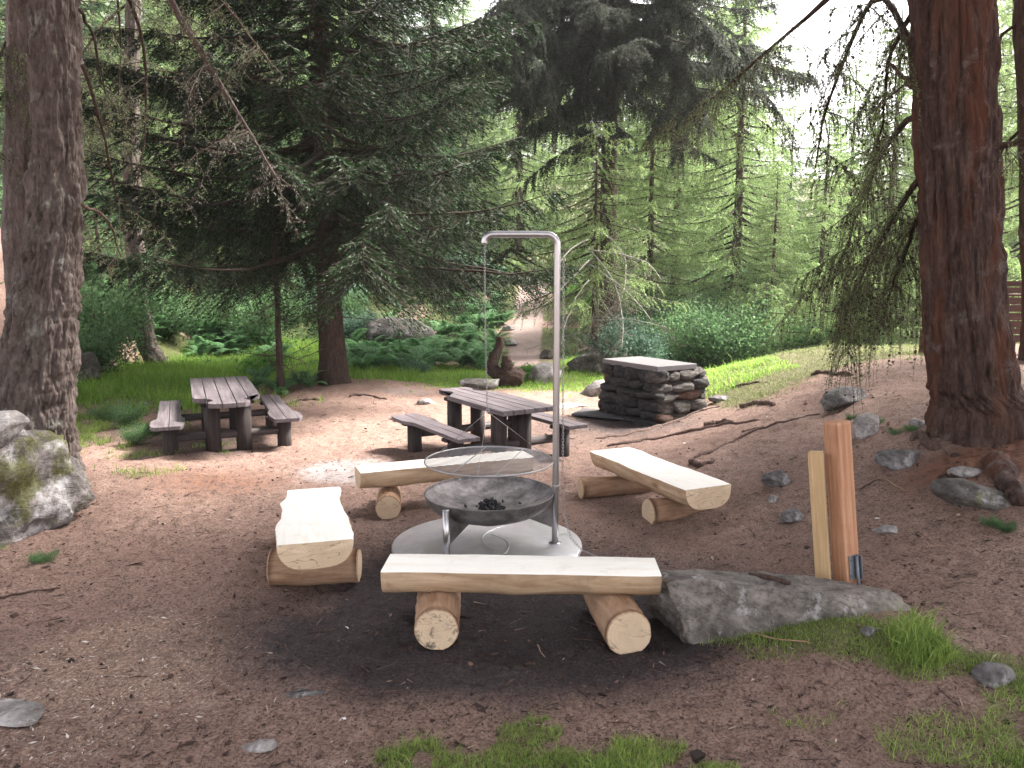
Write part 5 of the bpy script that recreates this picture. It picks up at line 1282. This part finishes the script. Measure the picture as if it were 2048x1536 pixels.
for px, Y, s_, lab in ((1530, 20.5, .8, 'low spreading larch sapling behind the left end of the mound crest'), (1640, 19.5, .85, 'low spreading larch sapling behind the middle of the mound crest'), (1740, 20, 1.0, 'low spreading larch sapling left of the huge trunk'), (1460, 22, .7, 'low larch sapling in the thicket right of the barbecue'), (1990, 18, .9, 'low larch sapling behind the slatted bench')):
    put_tree('larch_sapling', ll, (px - 1024) / F * Y, Y, fr.uniform(0, 6), s_, lab)

# ================================================================== GRASS, GROUND COVER, LITTER
def blades(n, xr, yr, hgt, wid, mat, name, label, cat, seed, thresh=.35, maskf=grass_mask, clump=0.0, bend=.5):
    r = np.random.default_rng(seed); x = r.uniform(*xr, n * 4); y = r.uniform(*yr, n * 4)
    if yr[1] / max(yr[0], 1) > 1.8: y = yr[0] * (yr[1] / yr[0]) ** r.random(n * 4)
    m = maskf(x, y) + .45 * fbm(v3(x, y, 5.0, 7.0), 3); ok = (m > thresh) & (r.random(n * 4) < np.clip(m * 1.6 - .2, 0, 1))
    x, y = x[ok][:n], y[ok][:n]; N = len(x); z = H(x, y) - .003
    h = hgt * np.exp(r.normal(size=N) * .42) * (1 + .5 * fbm(v3(x, y, 1.7, 3.0), 2)); az = r.uniform(0, 2 * PI, N); bn = bend * r.uniform(.1, 1.2, N)
    d = np.stack([np.cos(az) * bn, np.sin(az) * bn, np.ones(N)], 1); p = np.stack([x, y, z], 1)
    side = np.stack([-np.sin(az + r.normal(size=N) * .8), np.cos(az), 0 * az], 1) * (wid * r.uniform(.6, 1.4, N))[:, None] * .5
    mid = p + d * (h * .55)[:, None] * (1, 1, 1); tip = p + np.stack([np.cos(az) * bn * 2.2, np.sin(az) * bn * 2.2, np.ones(N) * .92], 1) * h[:, None]
    V = np.stack([p - side, p + side, mid + side * .8, mid - side * .8, tip], 1).reshape(-1, 3); b_ = np.arange(N)[:, None] * 5
    Q = b_ + np.array([[0, 1, 2, 3]]); T = b_ + np.array([[3, 2, 4]])
    c = np.repeat(np.clip(.45 + .25 * r.normal(size=N) + .3 * fbm(v3(x, y, 1.1, 9.0), 2), 0, 1), 5)
    tag(link(name, mesh(name, V, Q, T, M[mat], False, col=c)), label, cat, kind='stuff')
blades(40000, (-1.1, 1.4), (2.7, 4.0), .030, .0028, 'grass', 'grass', 'bright green grass patch at the bottom centre', 'grass', 1)
blades(26000, (.9, 3.6), (2.6, 4.6), .028, .0028, 'grass', 'grass', 'patchy grass in front of the foreground rock and at bottom right', 'grass', 2)
blades(3200, (2.05, 2.7), (3.8, 4.5), .075, .005, 'grass', 'grass', 'taller grass tuft at the right end of the foreground rock', 'grass', 3, .3, lambda x, y: 1.2 * gs(x, y, 2.36, 4.16, .14, .12))
blades(70000, (-11, -2.2), (13.2, 25), .12, .012, 'meadow', 'grass', 'bright sunlit meadow grass behind the tables', 'grass', 4, .3, bend=.35)
blades(36000, (-2.2, 5), (13.2, 21), .055, .010, 'meadow', 'grass', 'short bright grass between the forked stump and the barbecue', 'grass', 14, .3, bend=.4)
blades(40000, (2.9, 10), (10.3, 18), .035, .008, 'dry_grass', 'grass', 'short grass on the crest of the mound', 'grass', 5, .3)
blades(16000, (-7.5, -4.2), (8.8, 13.5), .07, .008, 'grass', 'grass', 'thin grass around the left picnic table', 'grass', 6, .3)
def tufts(x, y):
    return ss(.02, .22, fbm(v3(x, y, 2.6, 11.0), 3)) * ss(.7, 1.6, x - .6 * (3.3 - y)) * (1 - ss(3.7, 4.1, y - .25 * (x - 2))) * .8
blades(11000, (.6, 3.8), (2.6, 4.4), .030, .0028, 'grass', 'grass', 'thin yellowish grass tufts scattered at the bottom right', 'grass', 15, .42, tufts, bend=.8)
blades(5000, (-7, -3.3), (6.5, 11), .045, .005, 'grass', 'grass', 'thin grass wisps beside the foot of the big left trunk', 'grass', 16, .55, lambda x, y: .6 * ss(-.1, .3, fbm(v3(x, y, 1.4, 2.0), 3)) * ss(-3.4, -4.4, x) + .2)
def cover(n, seed):
    r = np.random.default_rng(seed); y = 20 * 3.2 ** r.random(n); x = r.uniform(-.72, .72, n) * y
    ok = (np.abs(x - path_x(y)) > .8 + .3 * r.random(n)) & (fbm(v3(x, y, .5, 3.0), 3) > -.28); x, y = x[ok], y[ok]; N = len(x)
    z = H(x, y); hh = .28 * np.clip(.5 + 1.3 * fbm(v3(x, y, .8, 6.0), 3), .08, 2)
    b = Buf()
    for k in range(3):
        p = np.stack([x + r.normal(size=N) * .06, y + r.normal(size=N) * .06, z + hh * r.random(N)], 1); d = norm(r.normal(size=(N, 3)) + [0, 0, .7]) * r.uniform(.06, .15, (N, 1)) * (y / 26)[:, None].clip(.8, 2)
        b.kites(p, d, .05 * (y / 26).clip(.8, 2), np.clip(.4 + .25 * r.normal(size=N) + .5 * fbm(v3(x, y, .35, 8.0), 2), 0, 1), rg=r)
    return b
tag(cover(52000, 8).obj('ground_cover', M['shrub'], None, False), 'mossy low plants and bilberry covering the slope under the trees', 'ground cover', kind='stuff')
def litter(n, seed, ymax=15):
    r = np.random.default_rng(seed); y = 2.6 * (ymax / 2.6) ** r.random(n); x = r.uniform(-.72, .72, n) * y
    g = grass_mask(x, y); pd = np.hypot(x - PC[0] + .02, y - PC[1] - .03); ok = (g < .8) & (pd > .86); x, y = x[ok], y[ok]; N = len(x)
    s = (y / 5) ** .5; az = r.uniform(0, PI * 2, N); chip = masks(x, y)[0]; L = np.exp(r.normal(size=N) * .6) * .015 * s; W_ = L * r.uniform(.07, .38, N) * (1 + .0 * s)
    d = np.stack([np.cos(az), np.sin(az), r.normal(size=N) * .18], 1) * L[:, None]; p = np.stack([x, y, H(x, y) + .003 + .004 * r.random(N)], 1) - d * .3
    c = r.choice([.03, .12, .35, .5, .62, .75, .92], N, p=[.24, .23, .22, .15, .10, .05, .01]) + r.normal(size=N) * .04
    c = c * (1 - .62 * (chip[:, 1] > .38) * (r.random(N) < .93)); c = c + .40 * (chip[:, 2] > .3) * (r.random(N) < .7)
    up = np.stack([r.normal(size=N) * .25, r.normal(size=N) * .25, np.ones(N)], 1)
    b = Buf().kites(p, d, W_, np.clip(c, 0, 1), up, rg=r); 
    m = 1000; y = 2.7 * (12 / 2.7) ** r.random(m); x = r.uniform(-.72, .72, m) * y; ok = np.hypot(x - PC[0], y - PC[1]) > .9
    for xx, yy, zz in zip(x[ok], y[ok], H(x[ok], y[ok])):
        q = math.exp(r.normal() * .5) * .008; V, Q = box(0, 0, 0, q * 1.4, q, q * .8, q * .22, r); a_ = r.uniform(0, 6.28); cs_, sn_ = math.cos(a_), math.sin(a_)
        b.add(V @ np.array([[cs_, sn_, 0], [-sn_, cs_, 0], [0, 0, 1]]) + (xx, yy, zz + q * .2), Q, None, float(np.clip(r.choice([.05, .25, .5], p=[.5, .3, .2]) + r.normal() * .05, 0, 1)))
    # a few hundred bigger twigs and bark flakes, with thickness
    m = 900; y = 2.8 * (ymax / 2.8) ** r.random(m); x = r.uniform(-.72, .72, m) * y; ok = (np.hypot(x - PC[0], y - PC[1]) > .9); x, y = x[ok], y[ok]; m = len(x)
    az = r.uniform(0, 2 * PI, m); A_ = np.stack([x, y, H(x, y) + .006], 1); L = r.uniform(.03, .14, m); x2 = x + np.cos(az) * L; y2 = y + np.sin(az) * L
    tubes_fast(b, A_, np.stack([x2, y2, H(x2, y2) + .008], 1), r.uniform(.0015, .005, m), .001, r.uniform(0, .8, m))
    return b
tag(litter(130000, 4).obj('forest_litter', M['litter'], None, False), 'needles, bark flakes, wood chips and twigs strewn over the bare ground', 'litter', kind='stuff')

# ================================================================== HAZE
def haze():
    me = bpy.data.meshes.new('haze'); bm = bmesh.new(); bmesh.ops.create_cube(bm, size=1)
    for v in bm.verts: v.co = Vector((v.co.x * 620, v.co.y * 620, -2.2 + (v.co.z + .5) * 66))
    bm.to_mesh(me); bm.free(); m = bpy.data.materials.new('thin haze'); m.use_nodes = True; nt = m.node_tree
    nt.nodes.remove(nt.nodes['Principled BSDF']); v = nt.nodes.new('ShaderNodeVolumePrincipled')
    v.inputs['Color'].default_value = (.96, .97, 1, 1); v.inputs['Density'].default_value = .0006; v.inputs['Anisotropy'].default_value = .3
    nt.links.new(v.outputs[0], nt.nodes['Material Output'].inputs['Volume']); me.materials.append(m)
    tag(link('haze', me), 'thin pale haze in the air of the wood', 'haze', kind='stuff')
haze()
